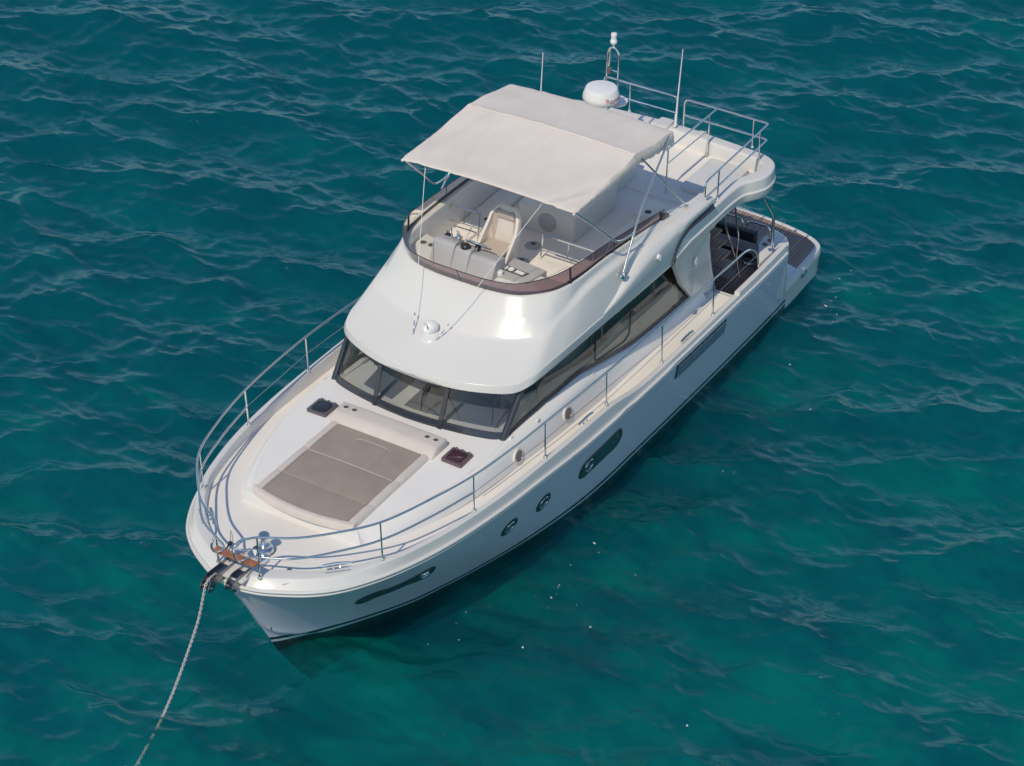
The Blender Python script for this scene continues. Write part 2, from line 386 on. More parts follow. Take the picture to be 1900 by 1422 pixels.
ia = [i for i in range(NS) if rubc[i][0] >= -4.25]
ribs = [bul(i) for i in ia]
last = ribs[-1]
bw = MB().grid([two(r) for r in reversed(ribs[1:])] + ribs)
obj("bulwark", bw, M['gel'], yacht, ang=30)
ib = [i for i in range(NS) if rubc[i][0] < -4.1]
qr = [bul(i, .045, .93) for i in ib]
qb = MB().grid(qr); qb.add([tuple(p) for p in qr[0]], [tuple(range(len(qr[0])))])
flip(obj("cockpit_coaming", qb, M['gel'], yacht, ang=30))
# side decks and foredeck, one sheet from nose to cockpit
dr = []
for i in ia:
    x, y = rubc[i][0], rubc[i][1]; bow = max(0, min(1, (x - 4.6) / 1.3)); q = inset(.022 + .10 * bow + .085 + .10 * bow + .02, i)
    z = zdeck(q[0]); yy = q[1]
    dr.append([(q[0], yy * k, z + .02 * (1 - k * k)) for k in (-1, -.98, -.9, -.7, -.35, 0, .35, .7, .9, .98, 1)])
deck = obj("deck", MB().grid(dr), M['deck'], yacht)
for s in (1, -1):      # fine joint line of the waterway, along the foot of the cabin
    P = [(x, s * y, zdeck(x) + .014) for x, y in zip([2.7, 2.2, 1.4, .4, -.6, -1.7, -3.0, -4.1], [1.655, 1.69, 1.73, 1.765, 1.775, 1.77, 1.76, 1.75])]
    obj("deck_seam", MB().ctube(P, .0035, 4, 5), M['grey'], deck)
flip(obj("deck_step", MB().prism([(-4.2, 1.2), (-4.2, 2.03), (-4.24, 2.03), (-4.24, 1.2)], .95, 1.392), M['gel'], deck))

# ---------------------------------------------------------------- coachroof and cabin side
CS = [(4.56, .88, 1.955, .95, 1.885, 1.0, 1.76), (4.3, 1.02, 1.96, 1.12, 1.89, 1.22, 1.75), (3.7, 1.27, 1.965, 1.345, 1.89, 1.42, 1.73), (3.0, 1.44, 1.97, 1.50, 1.89, 1.575, 1.70), (2.3, 1.52, 1.985, 1.57, 1.895, 1.64, 1.66),
      (1.7, 1.50, 2.005, 1.60, 1.91, 1.67, 1.61), (1.0, 1.52, 2.06, 1.635, 1.96, 1.70, 1.56), (.45, 1.525, 2.055, 1.645, 1.97, 1.71, 1.53), (-.15, 1.525, 2.025, 1.645, 1.93, 1.715, 1.49), (-.56, 1.525, 1.93, 1.64, 1.84, 1.715, 1.45),
      (-1.15, 1.53, 1.80, 1.625, 1.71, 1.71, 1.42), (-1.7, 1.53, 1.69, 1.61, 1.62, 1.70, 1.405), (-2.5, 1.53, 1.615, 1.60, 1.56, 1.69, 1.40), (-3.9, 1.53, 1.55, 1.59, 1.50, 1.67, 1.375)]
ribs = [fil([(4.57, .85, 1.948), (4.605, .91, 1.945), (4.625, .945, 1.85), (4.645, .98, 1.75)], [0, .03, .03, 0], 3)]
for x, ty, tz, fy, fz, by, bz in CS: ribs.append(fil([(x, ty - .06, tz - .005), (x, ty, tz), (x, fy, fz), (x, by, bz)], [0, .04, .06, 0], 3))
cab = MB().loft(ribs, 6).mirror()
# top of the trunk, forward of the windscreen
top = []
for x in np.linspace(4.56, 1.55, 16):
    ty = ip(x, [c[0] for c in CS[::-1]], [c[1] for c in CS[::-1]]) - .05; tz = ip(x, [c[0] for c in CS[::-1]], [c[2] for c in CS[::-1]]) - .003
    top.append([(x, ty * k, tz + .025 * (1 - k * k)) for k in np.linspace(-1, 1, 9)])
cab.grid(top)
fr = []
for k in np.linspace(-1, 1, 13): fr.append(fil([(4.50, .84 * k, 1.952 + .025 * (1 - k * k)), (4.605 + .03 * (1 - k * k), .91 * k, 1.945 + .02 * (1 - k * k)), (4.645 + .03 * (1 - k * k), .98 * k, 1.75)], [0, .05, 0], 4))
trunk = obj("coachroof", cab, M['house'], yacht, ang=32)
obj("coachroof_front", MB().grid(fr), M['gel'], trunk, ang=32)  # front face given darker gelcoat to tone down its direct sunlight
for s in (1, -1):
    for x, y, z in ((1.745, 1.645, 1.775), (.455, 1.685, 1.765)):
        n = Vector((0, s, .16)); c = (x, s * y, z)
        p_ = obj("porthole", MB().lathe([(.118, -.02), (.118, .004), (.112, .010), (.094, .011), (.09, .004)], c, 32, n), M['cream'], yacht)
        obj("porthole_ring", MB().lathe([(.092, .003), (.093, .016), (.082, .016), (.080, .0)], c, 32, n), M['steel'], p_)
        obj("glass", MB().lathe([(.081, .007), (.0005, .007)], c, 32, n), M['brown'], p_)
    # little ventilation caps along the sill
    for x, y, z in ((1.15, 1.60, 2.03), (-.42, 1.585, 1.925), (1.7, 1.50, 2.01)):
        obj("deck_fitting", MB().box(x - .03, x + .03, s * y - .014, s * y + .014, z - .02, z + .014), M['white'], trunk, bevel=.005)
# two deck hatches
for s in (1, -1):
    hz = 1.985; out = rrect(2.34, 2.67, .955, 1.285, .03); out = [(x, s * y) for x, y in out]
    zf_ = lambda x, y: 2.028 - .030 * max(0, abs(y) - .45)
    h_ = obj("deck_hatch", MB().prism(out, lambda x, y: zf_(x, y) - .04, lambda x, y: zf_(x, y) + .018), mat("hatch_frame", (.13, .085, .105) if s > 0 else (.11, .095, .11), .35), yacht, bevel=.006)
    inn = [(x, s * y) for x, y in rrect(2.385, 2.635, 1.0, 1.24, .06)]
    obj("glass", MB().prism(inn, lambda x, y: zf_(x, y) + .012, lambda x, y: zf_(x, y) + .026), mat("hatch_pane", (.075, .03, .048) if s > 0 else (.03, .033, .045), .1), h_, bevel=.004)
    P = [(x, s * y, zf_(x, s * y) + .026) for x, y in rrect(2.40, 2.62, 1.015, 1.225, .05)]
    obj("hatch_seal", MB().tube(P, .007, 6, closed=True), M['black'], h_)
    for dx in (.06, .16, .27): obj("hinge", MB().box(2.335, 2.365, s * (.955 + dx) - .018, s * (.955 + dx) + .018, zf_(2.35, 1.1) + .012, zf_(2.35, 1.1) + .032), M['steel'], h_, bevel=.004)

# ---------------------------------------------------------------- pilothouse
WB = [(2.10, 0, 2.035), (2.08, .30, 2.03), (2.045, .54, 2.02), (1.96, 1.0, 2.0), (1.87, 1.30, 1.985), (1.80, 1.40, 1.98)]
WT = [(1.885, 0, 2.66), (1.87, .30, 2.66), (1.825, .56, 2.66), (1.65, 1.02, 2.66), (1.43, 1.34, 2.66), (1.31, 1.45, 2.66)]
wb = cr_line(WB, 6); wt = cr_line(WT, 6)
def wpt(i, f, off=0.0): 
    a, b = np.array(wb[i]), np.array(wt[i]); p = a + (b - a) * f; return (p[0] + off, p[1] + off * .15 * (1 if i > 20 else 0), p[2] + off * .4)
def wfull(f, off=0.0): 
    P = [wpt(i, f, off) for i in range(len(wb))]; return two(P[::-1])[:-1] + P
shield = obj("windshield", MB().grid([wfull(0), wfull(.5), wfull(1)]), M['wind_glass'], yacht)
obj("lower_band", MB().grid([wfull(-.02, .004), wfull(.04, .012), wfull(.145, .010), wfull(.15, -.004)]), M['frit'], shield)
imull = 12     # the sample at y = .54
for s in (1, -1):
    rows = []
    for f in (-.05, .3, .6, .86):
        p = np.array(wpt(imull, f, .012)); p[1] *= s; w = .034
        rows.append([(p[0] - .012, p[1] - w, p[2]), (p[0] + .008, p[1] - w, p[2] + .006), (p[0] + .008, p[1] + w, p[2] + .006), (p[0] - .012, p[1] + w, p[2])])
    obj("mullion", MB().grid(rows, False, True), M['frit'], shield)
    P = [np.array(WB[-1]) * [1, s, 1] + [0, s * .01, -.02], np.array(WT[-1]) * [1, s, 1] + [0, s * .01, .02]]
    rows = []
    for k in np.linspace(0, .93, 5):
        c = P[0] + (P[1] - P[0]) * k
        rows.append([(c[0] - .05 * k + .062 * math.cos(q) * (1 - .25 * k), c[1] - s * .03 * k + s * .05 * math.sin(q), c[2]) for q in np.linspace(0, 2 * math.pi, 14, endpoint=False)])
    obj("corner_pillar", MB().grid(rows, False, True), M['frit'], shield)
# side windows
WIN_B = [(1.72, 2.0), (1.0, 2.085), (.45, 2.068), (-.15, 2.04), (-.56, 1.945), (-1.15, 1.812), (-1.7, 1.70), (-2.5, 1.63), (-3.72, 1.565)]
wbot = [(p[0], p[1]) for p in cr_line([(a, b, 0) for a, b in WIN_B], 5)]
def wside(x): return ip(x, [-4, -1, 1, 1.75], [1.505, 1.505, 1.495, 1.42])
def ztop(x): return min(2.74, 2.0 + (1.78 - x) * 1.34) if x > 1.0 else min(2.74, 1.56 + max(0, x + 3.74) * 1.32)
for s in (1, -1):
    rows = [[(x, s * wside(x), z), (x, s * (wside(x) - .0), (z + max(ztop(x), z)) / 2), (x, s * (wside(x)), max(ztop(x), z + .001))] for x, z in wbot]
    sg = obj("side_window", MB().grid(rows), M['cabin_glass'], yacht)
    P = [(x, s * (wside(x) + .006), z + .004) for x, z in wbot]; obj("window_seal", MB().tube(P, .016, 6), M['frit'], sg)
    rows = [[(x, s * (wside(x) + .004), z), (x, s * (wside(x) + .007), z + .0), (x, s * (wside(x) + .006), z + .045)] for x, z in wbot]
    obj("frit_band", MB().grid(rows), M['frit'], sg)
    for xm, w in ((.97, .02), (-.56, .012), (-1.72, .015)):
        zb_ = ip(xm, [p[0] for p in wbot[::-1]], [p[1] for p in wbot[::-1]])
        obj("window_post", MB().box(xm - w, xm + w, s * 1.44, s * 1.47, zb_ - .05, 2.74), M['brown'], sg)
    zbl = lambda x: min(ip(x, [-3.6, -2.5, -1.75, -1.4, -1.0, -.57, .67, 1.3, 1.7], [1.98, 2.06, 2.13, 2.20, 2.15, 2.10, 2.33, 2.44, 2.3]), ztop(x) - .02)
    bl = MB().grid([[(x, s * (wside(x) - .022), z - .03), (x, s * (wside(x) - .026), max(zbl(x), z)), (x, s * (wside(x) - .06), max(zbl(x), z) + .006)] for x, z in [(q[0] - .02, q[1]) for q in wbot] if x < 1.6 and x > -3.45])
    obj("added_pale_panel", bl, mat("added_pale_panel", (.88, .80, .72), .8, noise=.10, nscale=2.2), sg)  # pale panel added behind the glass to brighten the lower window
    # sliding pane: thin frame lines
    zz_ = lambda x: ip(x, [p[0] for p in wbot[::-1]], [p[1] for p in wbot[::-1]])
    P = [(-.62, s * 1.512, 2.7), (-.62, s * 1.512, 2.0), (-.75, s * 1.512, 1.97), (-1.5, s * 1.512, 1.86), (-1.66, s * 1.512, 1.92), (-1.66, s * 1.512, 2.7)]
    obj("sliding_pane_frame", MB().tube(fil(P, .05, 4), .007, 6), M['black'], sg)
# sill: the smooth band under the glass
# interior seen through the glass
inn = MB(); 
inn.prism([tuple(np.array(p[:2]) * [1, 1] - [.07, 0]) for p in wfull(0)] + [(-3.9, 1.36), (-3.9, -1.36)], 1.0, 1.02)
cabin = obj("saloon", inn, M['brown'], yacht)
dash = [(p[0] - .06, p[1] * .97) for p in wfull(0)]; dash += [(1.08, 1.33), (1.08, -1.33)]
obj("dashboard_rim", MB().prism(dash, 1.90, 2.052), M['gel'], cabin)
for (ya, yb) in ((-1.00, -.36), (-.17, 1.27)):
    pts = [(p[0] - .20 - .02 * abs(p[1]), p[1]) for p in wfull(0) if ya < p[1] < yb]; pts += [(1.10, yb), (1.10, ya)]
    obj("dashboard", MB().prism(pts, 2.0, 2.064), mat("dash_cover", (.14, .155, .185), .45, noise=.05), cabin, bevel=.01)
obj("saloon_bulkhead", MB().box(-3.62, -3.55, -1.4, 1.4, 1.02, 2.7), M['brown'], cabin)
for s in (1, -1):
    rows = [[(x, s * (wside(x) - .03), z - .03), (x, s * (wside(x) - .07), z + .03), (x, s * (wside(x) - .36), z + .32 + .06 * math.sin(3 * x)), (x, s * (wside(x) - .40), z + .30), (x, s * (wside(x) - .40), 1.1)] for x, z in wbot if x < 1.3]
    obj("seat_back", MB().grid(rows), mat("cabinet_beige", (.55, .49, .43), .5, noise=.05), cabin, bevel=.02)
    so = MB().box(-1.6, -3.5, s * .95, s * 1.44, 1.2, 1.60); obj("sofa", so, mat("sofa_beige", (.62, .56, .49), .7, noise=.05), cabin, bevel=.04)
    obj("curtain_rail", MB().box(1.0, -3.5, s * 1.38, s * 1.43, 1.98, 2.02) if 0 else MB().tube([(.9, s * 1.40, 2.11), (-.5, s * 1.40, 2.03), (-1.6, s * 1.42, 1.86), (-3.3, s * 1.42, 1.76)], .022, 6), M['pale'], cabin)
obj("galley_unit", MB().box(-.9, -2.2, -.45, .25, 1.02, 1.95), M['greyd'], cabin, bevel=.02)
# windscreen wipers
for s_, (bx, by, bz), (tx, ty, tz) in ((1, (1.42, -1.20, 2.56), (1.74, -1.275, 2.09)), (1, (1.88, .26, 2.55), (1.98, .22, 2.18)), (1, (1.46, 1.16, 2.56), (1.74, 1.235, 2.17))):
    w = MB().tube([(bx + .07, by - .03, bz), (bx + .09 + (tx - bx) * .3, by + (ty - by) * .3 - .02, bz + (tz - bz) * .35)], .006, 6).tube([(bx + .07, by + .03, bz), (bx + .09 + (tx - bx) * .3, by + (ty - by) * .3 + .02, bz + (tz - bz) * .35)], .006, 6)
    w.tube([(bx + .09, by + .012, bz + .02), (bx + .1 + (tx - bx) * .5, by + (ty - by) * .5, bz + (tz - bz) * .5), (tx + .05, ty, tz)], .011, 6, r2=.006)
    obj("windscreen_wiper", w, M['black'], shield)
# ---------------------------------------------------------------- flybridge moulding
FB = [
 [(1.80, 0, 2.67), (1.935, 0, 2.60), (1.86, 0, 2.69), (1.14, 0, 3.0), (.88, 0, 3.23), (.66, 0, 3.50), (.52, 0, 3.51), (.50, 0, 3.36)],
 [(1.76, .48, 2.67), (1.905, .50, 2.60), (1.82, .50, 2.69), (1.10, .48, 3.0), (.86, .47, 3.23), (.645, .46, 3.50), (.51, .45, 3.51), (.49, .45, 3.36)],
 [(1.64, .90, 2.67), (1.78, .94, 2.60), (1.705, .92, 2.69), (1.0, .88, 3.01), (.79, .87, 3.23), (.56, .86, 3.51), (.44, .82, 3.52), (.42, .80, 3.36)],
 [(1.36, 1.33, 2.68), (1.56, 1.40, 2.615), (1.47, 1.385, 2.71), (.86, 1.165, 3.04), (.67, 1.145, 3.25), (.39, 1.12, 3.525), (.30, 1.05, 3.53), (.28, 1.03, 3.36)],
 [(1.15, 1.46, 2.70), (1.33, 1.535, 2.645), (1.23, 1.525, 2.755), (.71, 1.40, 3.09), (.56, 1.335, 3.21), (.22, 1.275, 3.54), (.16, 1.18, 3.54), (.15, 1.16, 3.36)],
 [(.80, 1.51, 2.71), (.95, 1.585, 2.67), (.80, 1.59, 2.81), (.20, 1.475, 3.235), (.12, 1.42, 3.32), (-.02, 1.37, 3.55), (-.05, 1.27, 3.55), (-.05, 1.25, 3.2)],
 [(.30, 1.54, 2.72), (.30, 1.625, 2.69), (.20, 1.64, 2.85), (-.25, 1.515, 3.355), (-.27, 1.43, 3.405), (-.30, 1.41, 3.555), (-.30, 1.30, 3.555), (-.30, 1.28, 2.93)],
 [(-.5, 1.55, 2.74), (-.5, 1.66, 2.71), (-.5, 1.67, 2.87), (-.90, 1.55, 3.395), (-.92, 1.46, 3.43), (-.95, 1.44, 3.55), (-.95, 1.33, 3.55), (-.95, 1.31, 2.93)],
 [(-1.5, 1.58, 2.74), (-1.5, 1.69, 2.71), (-1.5, 1.71, 2.86), (-1.7, 1.595, 3.38), (-1.7, 1.505, 3.415), (-1.7, 1.48, 3.51), (-1.7, 1.37, 3.51), (-1.7, 1.35, 2.93)],
 [(-2.5, 1.60, 2.74), (-2.5, 1.70, 2.70), (-2.5, 1.73, 2.82), (-2.6, 1.60, 3.36), (-2.6, 1.55, 3.39), (-2.6, 1.52, 3.43), (-2.6, 1.40, 3.43), (-2.6, 1.38, 2.93)],
 [(-3.4, 1.62, 2.74), (-3.4, 1.71, 2.70), (-3.4, 1.74, 2.80), (-3.3, 1.62, 3.24), (-3.3, 1.59, 3.27), (-3.3, 1.55, 3.32), (-3.3, 1.43, 3.32), (-3.3, 1.41, 2.93)],
 [(-3.9, 1.62, 2.74), (-3.9, 1.71, 2.70), (-3.9, 1.74, 2.80), (-3.75, 1.62, 3.16), (-3.75, 1.60, 3.18), (-3.75, 1.56, 3.21), (-3.75, 1.45, 3.21), (-3.75, 1.43, 2.93)]]
def lip(r, i):
    e = ip(i, [0, 3, 5, 11], [.012, .014, .035, .04]); b, t = np.array(r[1]), np.array(r[2])
    if i < 4:
        b = np.array([t[0] + .02 + (b[0] - t[0]) * .30, b[1], b[2] - .022]); t = np.array([t[0] + (r[1][0] - t[0]) * .30, t[1] + (r[1][1] - t[1]) * .4, t[2] + .014])
    n = np.array(r[3]) - t; n[2] = 0; n /= np.linalg.norm(n)
    return [r[0], tuple(b), tuple(t), tuple(t + n * e + np.array([0, 0, e * .35]))] + list(r[3:])
FB = [lip(r, i) for i, r in enumerate(FB)]
RAD = [0, .02, .014, .012, .05, .05, .03, .03, 0]
ribs = [fil(r, RAD, 5) for r in FB]
full = [two(r) for r in reversed(ribs[1:])] + ribs
fb = MB().loft(full, 5)
ceil = []
for r in FB: ceil.append([(r[0][0], r[0][1] * k, r[0][2] + .002) for k in np.linspace(-1, 1, 7)])
fb.grid(ceil[1:])
fly = obj("flybridge", fb, M['gel'], yacht, ang=42)
def fbin(z):   # inner outline of the well
    P = [(ip(0, [0, 1], [r[8][0], 0]), r[8][1]) for r in FB]; return P
fo = [(p[0], p[1] + .015) for p in fbin(0)]
dash_o = [p for p in fo[:6]] + [(-.12, 1.27)]
obj("flybridge_dash", MB().prism([(x, -y) for x, y in dash_o[::-1]][:-1] + dash_o + [(-.32, 1.27), (-.30, .75), (-.30, -.75), (-.42, -1.27)], 2.95, 3.36), M['gel'], fly, bevel=.02)
floor_o = [(-.10, 1.30)] + [(r[8][0], r[8][1] + .02) for r in FB[6:]] + [(-4.4, 1.55), (-4.4, -1.55)] + [(r[8][0], -r[8][1] - .02) for r in FB[6:][::-1]] + [(-.10, -1.30)]
obj("flybridge_floor", MB().prism(floor_o, 2.90, 2.95), M['deck'], fly)
# swept wing of the moulding, both sides, and a dark strip for the shade in the slot behind it
WG = [[(-.50, 1.664, 2.872), (-.52, 1.667, 2.88), (-.54, 1.667, 2.89), (-.55, 1.655, 2.905), (-.56, 1.63, 2.91)],
      [(-.85, 1.69, 2.865), (-.87, 1.70, 2.925), (-.89, 1.695, 2.99), (-.91, 1.645, 3.02), (-.93, 1.58, 3.03)],
      [(-1.25, 1.715, 2.86), (-1.25, 1.735, 3.0), (-1.25, 1.725, 3.12), (-1.24, 1.625, 3.18), (-1.24, 1.55, 3.20)],
      [(-1.8, 1.735, 2.85), (-1.8, 1.76, 3.05), (-1.8, 1.75, 3.25), (-1.75, 1.64, 3.34), (-1.75, 1.53, 3.36)],
      [(-2.40, 1.75, 2.84), (-2.4, 1.775, 3.08), (-2.4, 1.77, 3.31), (-2.4, 1.66, 3.395), (-2.4, 1.52, 3.385)],
      [(-2.55, 1.765, 3.08), (-2.55, 1.78, 3.20), (-2.55, 1.77, 3.33), (-2.55, 1.665, 3.405), (-2.55, 1.52, 3.39)],
      [(-2.9, 1.765, 3.22), (-2.9, 1.78, 3.28), (-2.9, 1.77, 3.35), (-2.9, 1.67, 3.405), (-2.9, 1.52, 3.38)],
      [(-3.5, 1.765, 3.235), (-3.5, 1.78, 3.28), (-3.5, 1.77, 3.335), (-3.5, 1.67, 3.375), (-3.5, 1.52, 3.35)],
      [(-3.72, 1.75, 3.22), (-3.74, 1.76, 3.25), (-3.75, 1.75, 3.29), (-3.76, 1.66, 3.32), (-3.76, 1.52, 3.31)],
      [(-3.76, 1.74, 3.15), (-3.80, 1.74, 3.16), (-3.82, 1.74, 3.17), (-3.83, 1.66, 3.18), (-3.83, 1.52, 3.18)]]
for s in (1, -1):
    rb = [[(x, s * y, z) for x, y, z in fil(r, .07, 4)] for r in WG]
    obj("flybridge_wing", MB().loft(rb, 5), M['gel'], fly, ang=50)
    sl = [[(-2.36, 1.70, 2.80), (-2.44, 1.79, 2.86)], [(-2.44, 1.725, 3.02), (-2.52, 1.80, 3.02)], [(-2.58, 1.73, 3.14), (-2.66, 1.80, 3.13)], [(-2.85, 1.74, 3.225), (-2.85, 1.81, 3.20)], [(-3.70, 1.74, 3.225), (-3.66, 1.82, 3.19)]]
    obj("slot_shade_strip", MB().grid([[(x, s * y, z) for x, y, z in r] for r in sl]), M['frit'], fly)
# aft deck of the flybridge: a rim round a sunk floor
OD = [(-2.48, 1.80), (-3.0, 1.82), (-3.6, 1.83), (-4.3, 1.835), (-4.55, 1.87), (-4.72, 1.97), (-4.93, 2.06), (-5.2, 2.055), (-5.43, 1.96), (-5.58, 1.74), (-5.64, 1.35), (-5.69, .8), (-5.73, .3), (-5.74, 0)]
odc = cr_line(OD, 6)
def oin(i, d):
    a, b = odc[max(i - 1, 0)], odc[min(i + 1, len(odc) - 1)]; t = (b - a) / np.linalg.norm(b - a); nn = np.array([t[1], -t[0]])
    if i == len(odc) - 1: nn = np.array([1., 0])
    if nn @ (np.array([-4.2, .6]) - odc[i]) < 0: nn = -nn
    return odc[i] + nn * d
ribs = []
for i, p in enumerate(odc):
    x = p[0]; zt_ = ip(x, [-5.8, -3.6, -2.85, -2.62, -2.48], [3.205, 3.20, 3.20, 3.13, 3.02]); w = ip(x, [-5.8, -5.1, -4.8, -4.5, -2.5], [.22, .22, .24, .17, .06])
    zc_ = ip(x, [-5.8, -4.6, -3.4, -2.9, -2.48], [3.0, 3.0, 3.0, 2.99, 2.90]); zb_ = zc_ - .18
    P = [(*oin(i, .35), zb_ + .02), (*oin(i, .04), zb_), (*oin(i, .0), zc_ - .01), (*oin(i, .022), zc_ + .012), (*oin(i, .028), zt_), (*oin(i, .028 + w), zt_), (*oin(i, .05 + w), 2.96 if x < -3.6 else zt_ - .06)]
    ribs.append(fil(P, [0, .05, .012, .01, .04, .04, 0], 4))
fa = MB().grid(ribs + [two(r) for r in reversed(ribs[:-1])])
cl = []
for i in range(0, len(odc), 3):
    q = oin(i, .06)
    cl.append([(q[0], q[1] * k, 2.83) for k in np.linspace(-1, 1, 7)])
fa.grid(cl)
aft = obj("flybridge_aft_deck", fa, M['gel'], yacht, ang=35)
fl = [tuple(oin(i, .26)) for i in range(18, len(odc), 2)]
obj("aft_floor", MB().prism([(-3.85, 1.70)] + fl + [(x, -y) for x, y in fl[::-1]] + [(-3.85, -1.70)], 2.88, 2.972), M['deck'], aft)
obj("stair_hatch", MB().prism(rrect(-5.26, -4.18, .92, 1.60, .07), 2.97, 3.06), M['gel'], aft, bevel=.025)
obj("hatch_handle", MB().ctube([(-5.06, 1.63, 3.0), (-5.08, 1.66, 3.03), (-5.20, 1.66, 3.03), (-5.22, 1.63, 3.0)], .01), M['steel'], aft)
obj("antenna_base", MB().prism(rrect(-5.72, -5.42, -.22, .02, .05), 3.19, 3.25), M['gel'], aft, bevel=.02)
for y in (.55,): obj("rim_pad", MB().prism(rrect(-5.69, -5.50, y - .07, y + .07, .05), 3.19, 3.222), M['gel'], aft, bevel=.02)
# side panel with the sea-horse emblem
PN = [(-2.46, 1.75, 2.86), (-2.56, 1.785, 3.0), (-2.75, 1.80, 3.04), (-3.15, 1.80, 3.02), (-3.42, 1.80, 2.93), (-3.60, 1.79, 2.78), (-3.70, 1.74, 2.55), (-3.76, 1.72, 2.42), (-4.06, 1.64, 1.85), (-4.36, 1.585, 1.32), (-3.56, 1.585, 1.56), (-3.0, 1.66, 2.12)]
for s in (1, -1):
    P = [np.array([x, s * y, z]) for x, y, z in fil(PN, .06, 3, True)]; c = sum(P) / len(P); off = np.array([0, s * -.07, 0])
    rim = [p + (c - p) * .07 + np.array([0, s * .0, 0]) for p in P]; rin = [p + (c - p) * .10 - np.array([0, s * .012, 0]) for p in P]
    pb = MB(); pb.grid([[p + off for p in P], P, rim, rin], False, True)
    ctr = [c - np.array([0, s * .012, 0]) + (q - c) * .4 for q in rin]; pb.grid([rin, ctr], False, True); pb.add(ctr, [tuple(range(len(ctr)))])
    bk = [p + off for p in P]; pb.add(bk, [tuple(range(len(bk)))])
    pan = obj("side_panel", pb, M['gel'], yacht, ang=40)
    e = MB()
    for k, (dx, dz, r_) in enumerate(((0, .085, .022), (.012, .05, .030), (.0, .01, .032), (-.012, -.03, .026), (-.004, -.06, .018), (.014, -.075, .013), (-.022, .03, .018))):
        e.lathe([(.0005, .03), (r_ * .7, .024), (r_, .008), (r_, -.02)], (-3.27 + dx, s * 1.735, 2.41 + dz), 12, (0, s, .25))
    obj("emblem", e, M['steel'], pan)
    e = MB().tube([(-3.36 + k * .018, s * 1.715, 2.27 + (.010 if k % 2 else -.006)) for k in range(11)], .0035, 5)
    obj("emblem_script", e, M['steel'], pan)
    obj("navigation_light", MB().lathe([(.045, -.04), (.045, .01), (.035, .03), (.0005, .036)], (-1.96, s * 1.76, 3.17), 20, (.2, s, .3)), M['white'], fly)
    obj("light_lens", MB().lathe([(.03, .0), (.032, .03), (.02, .045), (.0005, .05)], (-1.95, s * 1.775, 3.135), 16, (.3, s, -.1)), M['steel'], fly)

# smoked wind screen round the forward flybridge
SB = [r[6] for r in FB[:10]]; sb = cr_line([(x - .02, y - (.02 if y > .9 else 0), z - .005) for x, y, z in SB], 6)
lean = lambda i: np.array([.13, 0, .255]) if i < 12 else (np.array([.13 - .12 * min(1, (i - 12) / 16), -.012 * min(1, (i - 12) / 10), .255 - .11 * max(0, (i - 34) / 20)]))
def sfull(k):
    P = [np.array(p) + lean(i) * k for i, p in enumerate(sb)]; return two(P[::-1])[:-1] + [tuple(p) for p in P]
scr = obj("wind_screen", MB().grid([sfull(0), sfull(.5), sfull(1)]), M['smoke'], yacht)
obj("screen_edge", MB().tube(sfull(1.0), .0065, 6), M['frit'], scr)
for i in (0, 31, 44): 
    for s in ((1,) if i == 0 else (1, -1)):
        p = np.array(sb[i]); q = p + lean(i) * 1.02; m_ = np.array([1, s, 1]); obj("screen_joint", MB().tube([p * m_, q * m_], .006 if i != 31 else .016, 6), M['frit'], scr)
for s in (1, -1):
    rows = [[(p[0], s * (p[1] - .012), p[2] - .005), (p[0], s * (p[1] - .008), p[2] + .045)] for p in sb[30:]]
    obj("screen_gasket", MB().grid(rows), M['frit'], scr)
    a = sb[-1]; obj("screen_end_block", MB().prism([(a[0] + .12, s * (a[1] - .03)), (a[0] + .12, s * (a[1] + .02)), (a[0] - .08, s * (a[1] + .03)), (a[0] - .08, s * (a[1] - .03))], a[2] - .02, lambda x, y: a[2] + (.15 if x > a[0] else .05)), M['frit'], scr, bevel=.01)

# ---------------------------------------------------------------- flybridge fittings
cons = MB()
for (ya, yb, zt_) in ((-.80, -.44, 3.70), (-.44, -.18, 3.66), (-.18, .25, 3.62)):
    rows = []
    for y in (ya, yb):
        rows.append(fil([(.27, y, 3.30), (.12, y, zt_ - .03), (.07, y, zt_), (-.14, y, zt_ - .04), (-.18, y, 3.30)], .028, 4))
    cons.grid(rows); cons.add(rows[0], [tuple(range(len(rows[0])))]); cons.add(rows[1], [tuple(range(len(rows[1])))])
helm = obj("helm_console", cons, M['grey'], yacht, bevel=.018, ang=40)
obj("compass", MB().lathe([(.075, 0), (.075, .02), (.055, .05), (.02, .065), (.0005, .066)], (.03, -.31, 3.655), 22), M['black'], helm)
obj("grab_frame", MB().tube(fil([(-.06, -.60, 3.68), (-.05, -.60, 3.85), (-.05, -.54, 3.87)], .04, 5), .012, 8).tube(fil([(.0, -.42, 3.66), (.01, -.42, 3.83), (.0, -.48, 3.86)], .04, 5), .012, 8).tube([(-.06, -.60, 3.70), (.0, -.42, 3.69)], .012, 8), M['steel'], helm)
obj("throttle", MB().prism(rrect(-.12, .0, -.54, -.44, .03), 3.66, 3.72).tube([(-.08, -.51, 3.7), (-.10, -.52, 3.80)], .014, 8).tube([(-.05, -.47, 3.7), (-.03, -.47, 3.79)], .014, 8), M['steel'], helm, bevel=.005)
obj("switch_levers", MB().tube([(-.1, -.70, 3.67), (-.1, -.71, 3.74)], .008, 6).tube([(-.1, -.67, 3.67), (-.1, -.675, 3.75)], .008, 6).box(-.15, -.08, -.74, -.64, 3.64, 3.68), M['black'], helm)
wc = Vector((-.12, -.18, 3.665)); wn_ax = Vector((-.62, 0, .78)).normalized(); q = Vector((0, 0, 1)).rotation_difference(wn_ax)
wp = lambda r_, t, h=0: tuple(wc + q @ Vector((r_ * math.cos(t), r_ * math.sin(t), h)))
wheel = obj("steering_wheel", MB().tube([wp(.185, t) for t in np.linspace(0, 2 * math.pi, 40, endpoint=False)], .015, 10, closed=True), M["steel"], helm)
wheel.data.materials[0] = M['steel']
